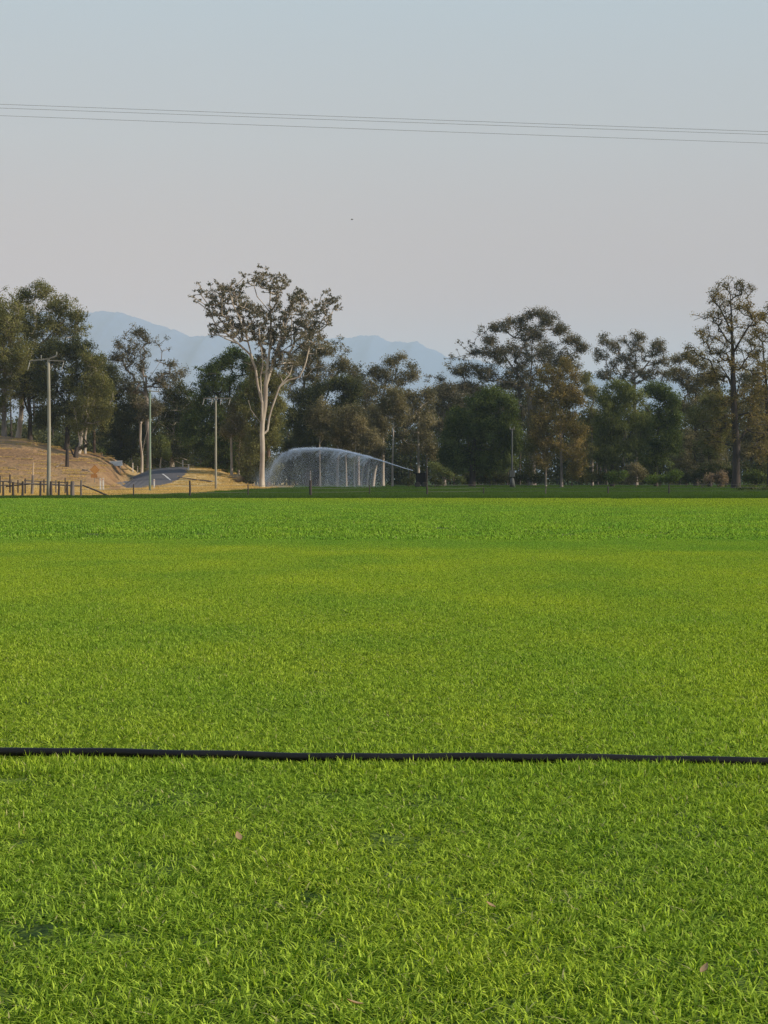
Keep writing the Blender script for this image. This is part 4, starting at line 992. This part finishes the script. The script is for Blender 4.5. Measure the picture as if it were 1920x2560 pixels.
# ------------------------------------------------------------------ hose across the field
M['hose'] = solid('black_poly_pipe', (.005, .005, .006), .5, (.012, .011, .010), 5, spec=.28)
pts = []
for i in range(201):
    f = i / 200 * 3 - 1; px = f * 1920
    x = (px - 960) / F * 9.7
    y = 9.83 - .0160 * (px / 100.0) + .016 * math.sin(px * .004 + 1) + .006 * math.sin(px * .013)
    z = .043 + .004 * math.sin(px * .006) + .002 * math.sin(px * .021 + 2)
    pts.append(np.array([x, y, z]))
hose = MB().tube(pts, .0245, 16).build('irrigation_pipe', M['hose'], None, True)
tag(hose, 'long black plastic irrigation pipe lying across the grass field', 'pipe')

# dead leaf litter caught in the grass
def dead_leaf(px, py, size, lab, yaw):
    r_ = ray(px, py); t_ = -(CAM_H - .06) / r_[2]; c = np.array([r_[0] * t_, r_[1] * t_, .06])
    Vv, Ff = [], []
    n = 7
    for i in range(n):
        f = i / (n - 1); w = size * .22 * math.sin(math.pi * (f * .92 + .04)); y = (f - .5) * size; z = .25 * size * (f - .5) ** 2 * 2 + f * size * .35
        for s_ in (-1, 0, 1): Vv.append(c + rotz(yaw) @ np.array([s_ * w, y, z + abs(s_) * w * .35]))
    for i in range(n - 1):
        for j in range(2): a = i * 3 + j; Ff.append([a, a + 1, a + 4, a + 3])
    m0 = len(Vv); Vv += [v - np.array([0, 0, .0015]) for v in Vv[:m0]]; Ff += [[a + m0 for a in f_][::-1] for f_ in Ff[:]]
    o = mesh_obj('dead_leaf', Vv, Ff, M['deadleaf'], smooth=True); return tag(o, lab, 'leaf')
dead_leaf(597, 2100, .065, 'pale curled dead leaf standing in the grass, nearer the camera than the pipe', .3)
dead_leaf(888, 2515, .05, 'small brownish dead leaf low in the grass near the bottom edge', 1.9)
dead_leaf(1228, 2268, .04, 'small straw coloured dead leaf in the grass on the right side', .9)
dead_leaf(1760, 2430, .05, 'brown dead leaf near the bottom right of the grass', -.6)

# fallen branches on the bare hill and a dark weed in the far field
for (x0, y0, x1, y1, lab) in ((52, 1148, 84, 1152, 'thin fallen branch high on the bare hill, left of the tall pole'), (140, 1170, 160, 1160, 'short fallen branch between the tall pole and the blackened log'),
                              (206, 1176, 226, 1182, 'fallen stick on the bare hill right of the black dead trunk'), (20, 1172, 48, 1176, 'long thin fallen stick low on the bare hill near the left frame edge'),
                              (96, 1128, 112, 1133, 'small fallen branch near the top of the bare hill beside the tall pole')):
    a, c = on_terrain(x0, y0, 188, 285), on_terrain(x1, y1, 188, 285)
    if np.linalg.norm(a - c) > 9: c = a + (c - a) / np.linalg.norm(c - a) * 4.0; c[2] = float(height(c[0], c[1]))
    m_ = (a + c) / 2; m_[2] = float(height(m_[0], m_[1])) + .12
    up_ = np.array([0, 0, .06])
    fbm = MB().tube([a + up_, m_, c + up_], [.07, .055, .03], 7, .1)
    fbm.tube([m_, m_ + (c - a) * .22 + np.array([0, .5, .35])], [.035, .012], 6)
    tag(fbm.build('fallen_branch', M['grey_bark'], None), lab, 'branch', 'fallen branches on the bare hill')
tree('weed', 'dark leafy weed standing alone in the far right of the field', 62.5, (1592, 1319), [[(1592, 1315)]], [(1590, 1314, 7, 4), (1600, 1316, 5, 3)], 'green', 'brown_bark', .01,
     cat='weed', r_sub=.06, per=24, lsize=.07, cover=.8, r0=.004)

# ------------------------------------------------------------------ irrigator
DI = 246.0
M['reel_black'] = solid('black_machine', (.005, .006, .009), .8, (.004, .004, .006), 3, spec=.08)
M['rubber'] = solid('tyre_rubber', (.02, .02, .02), .9, (.014, .014, .014), 8)
ib = W(1052, 1216, DI); ib[2] = float(height(ib[0], ib[1]))
irr = empty('irrigator', ib, 'square black travelling irrigator throwing a water jet across the pasture', 'irrigator')
def L3(x, y, z): return ib + np.array([x, y, z])
# body 1.45 m wide, 2.0 m tall
MB().box(L3(0, 0, 1.12), (1.40, 1.5, 1.84), None, .08).build('housing', M['reel_black'], irr, False, ib)
MB().box(L3(0, 0, 2.06), (1.52, 1.6, .07), None, .05).build('lid', M['reel_black'], irr, False, ib)
MB().tube([L3(-.55, -.2, 1.75), L3(-.62, -.2, 2.0), L3(-.80, -.2, 2.08), L3(-1.15, -.2, 2.20)], [.07, .07, .06, .035], 10).build('nozzle', M['reel_black'], irr, True, ib)
for s_ in (-.62, .62):
    mb = MB(); pts_ = []
    for yy, rr in ((-.11, .36), (-.09, .42), (.09, .42), (.11, .36)):
        pts_.append((L3(s_ * .8, s_ * 0 + yy, .42), rr))
    mb.tube([p + np.array([0, -.85, 0]) for p, _ in pts_], [r for _, r in pts_], 20).build('wheel', M['rubber'], irr, True, ib)
MB().box(L3(-.42, -.8, .36), (.95, .25, .10), None, .03).build('axle_beam', M['galv'], irr, False, ib)
MB().tube([L3(.5, -.3, .55), L3(1.1, -.3, .35), L3(1.7, -.3, .1)], .05, 8).build('drawbar', M['reel_black'], irr, True, ib)

# water: droplets along the jet and falling beneath it, as small tetrahedra
arc_px = [(1032, 1176), (1014, 1171), (992, 1164), (947, 1149), (916, 1140), (883, 1132), (850, 1125), (811, 1121), (766, 1121), (733, 1124), (705, 1134), (687, 1151), (672, 1172), (664, 1195), (660, 1214)]
arc = np.array([W(x, y, DI) for x, y in arc_px]); arc[:, 1] += np.linspace(-.2, 1.0, len(arc))
seg = np.linalg.norm(np.diff(arc, axis=0), axis=1); cum = np.concatenate([[0], np.cumsum(seg)]); cum /= cum[-1]
def arc_at(s): return np.stack([np.interp(s, cum, arc[:, k]) for k in range(3)], 1)
rgd = np.random.default_rng(33)
def drops(P, size, seed):
    rg = np.random.default_rng(seed); n = len(P)
    T0 = np.array([[1, 1, 1], [1, -1, -1], [-1, 1, -1], [-1, -1, 1]]) / math.sqrt(3)
    q = rg.normal(size=(n, 4)); q /= np.linalg.norm(q, axis=1)[:, None]; w, x, y, z = q.T
    Rm = np.stack([1-2*(y*y+z*z), 2*(x*y-z*w), 2*(x*z+y*w), 2*(x*y+z*w), 1-2*(x*x+z*z), 2*(y*z-x*w), 2*(x*z-y*w), 2*(y*z+x*w), 1-2*(x*x+y*y)], 1).reshape(n, 3, 3)
    V = P[:, None] + np.einsum('nij,kj->nki', Rm, T0) * size[:, None, None]
    Fc = (np.arange(n)[:, None, None] * 4 + np.array([[0, 1, 2], [0, 3, 1], [0, 2, 3], [1, 3, 2]])[None]).reshape(-1, 3)
    return V.reshape(-1, 3), Fc
# solid jet
n = 60000; s = rgd.random(n) ** 1.1 * .74
p = arc_at(s); sp_ = .02 + .30 * s ** 1.5
p += rgd.normal(size=(n, 3)) * sp_[:, None] * np.array([.6, 1, .6]); p[:, 2] -= np.abs(rgd.normal(0, 1, n)) * sp_ * .8
V1, F1 = drops(p, rgd.uniform(.010, .026, n) * (1.15 - .5 * s), 1)
# wisps breaking off the crest
n = 42000; wis = rgd.random(60) * .62 + .22; wi = rgd.integers(0, 60, n); u = rgd.random(n)
s2 = wis[wi] + u * .06; p2 = arc_at(np.clip(s2, 0, 1)); fall = (u ** 1.6) * rgd.uniform(.4, 1.5, 60)[wi]
p2[:, 2] -= fall; p2 += rgd.normal(size=(n, 3)) * np.array([.12, .35, .09])
V2, F2 = drops(p2, rgd.uniform(.009, .021, n), 2)
# falling curtain
n = 270000; s3_ = .12 + .82 * rgd.beta(1.7, 1.0, n); p3 = arc_at(s3_)
g3 = height(p3[:, 0], p3[:, 1]); f3 = rgd.random(n) ** (.9 + .3 * np.sin(s3_ * 37) * np.sin(s3_ * 91 + 1))
p3[:, 2] = g3 + (p3[:, 2] - g3) * (1 - f3); p3[:, 0] += -f3 * .9 + rgd.normal(0, .35, n) - rgd.exponential(.5, n) * (s3_ > .7); p3[:, 1] += rgd.normal(0, .9, n) * (1 + f3)
V3, F3 = drops(p3, rgd.uniform(.0034, .0092, n) * (1 + .5 * (s3_ < .5)), 3)
mw = bpy.data.materials.new('water_drops'); mw.use_nodes = True; t = mw.node_tree; t.nodes.clear()
o_ = t.nodes.new('ShaderNodeOutputMaterial'); d_ = t.nodes.new('ShaderNodeBsdfDiffuse'); d_.inputs[0].default_value = (.74, .85, 1.0, 1)
tr2 = t.nodes.new('ShaderNodeBsdfTranslucent'); tr2.inputs[0].default_value = (.74, .86, 1.0, 1)
mx = t.nodes.new('ShaderNodeMixShader'); mx.inputs[0].default_value = .5
t.links.new(d_.outputs[0], mx.inputs[1]); t.links.new(tr2.outputs[0], mx.inputs[2]); t.links.new(mx.outputs[0], o_.inputs[0])
VV = np.concatenate([V1, V2, V3]); FF = np.concatenate([F1, F2 + len(V1), F3 + len(V1) + len(V2)])
spray = mesh_obj('water_spray', VV, FF, mw); tag(spray, kind='stuff')
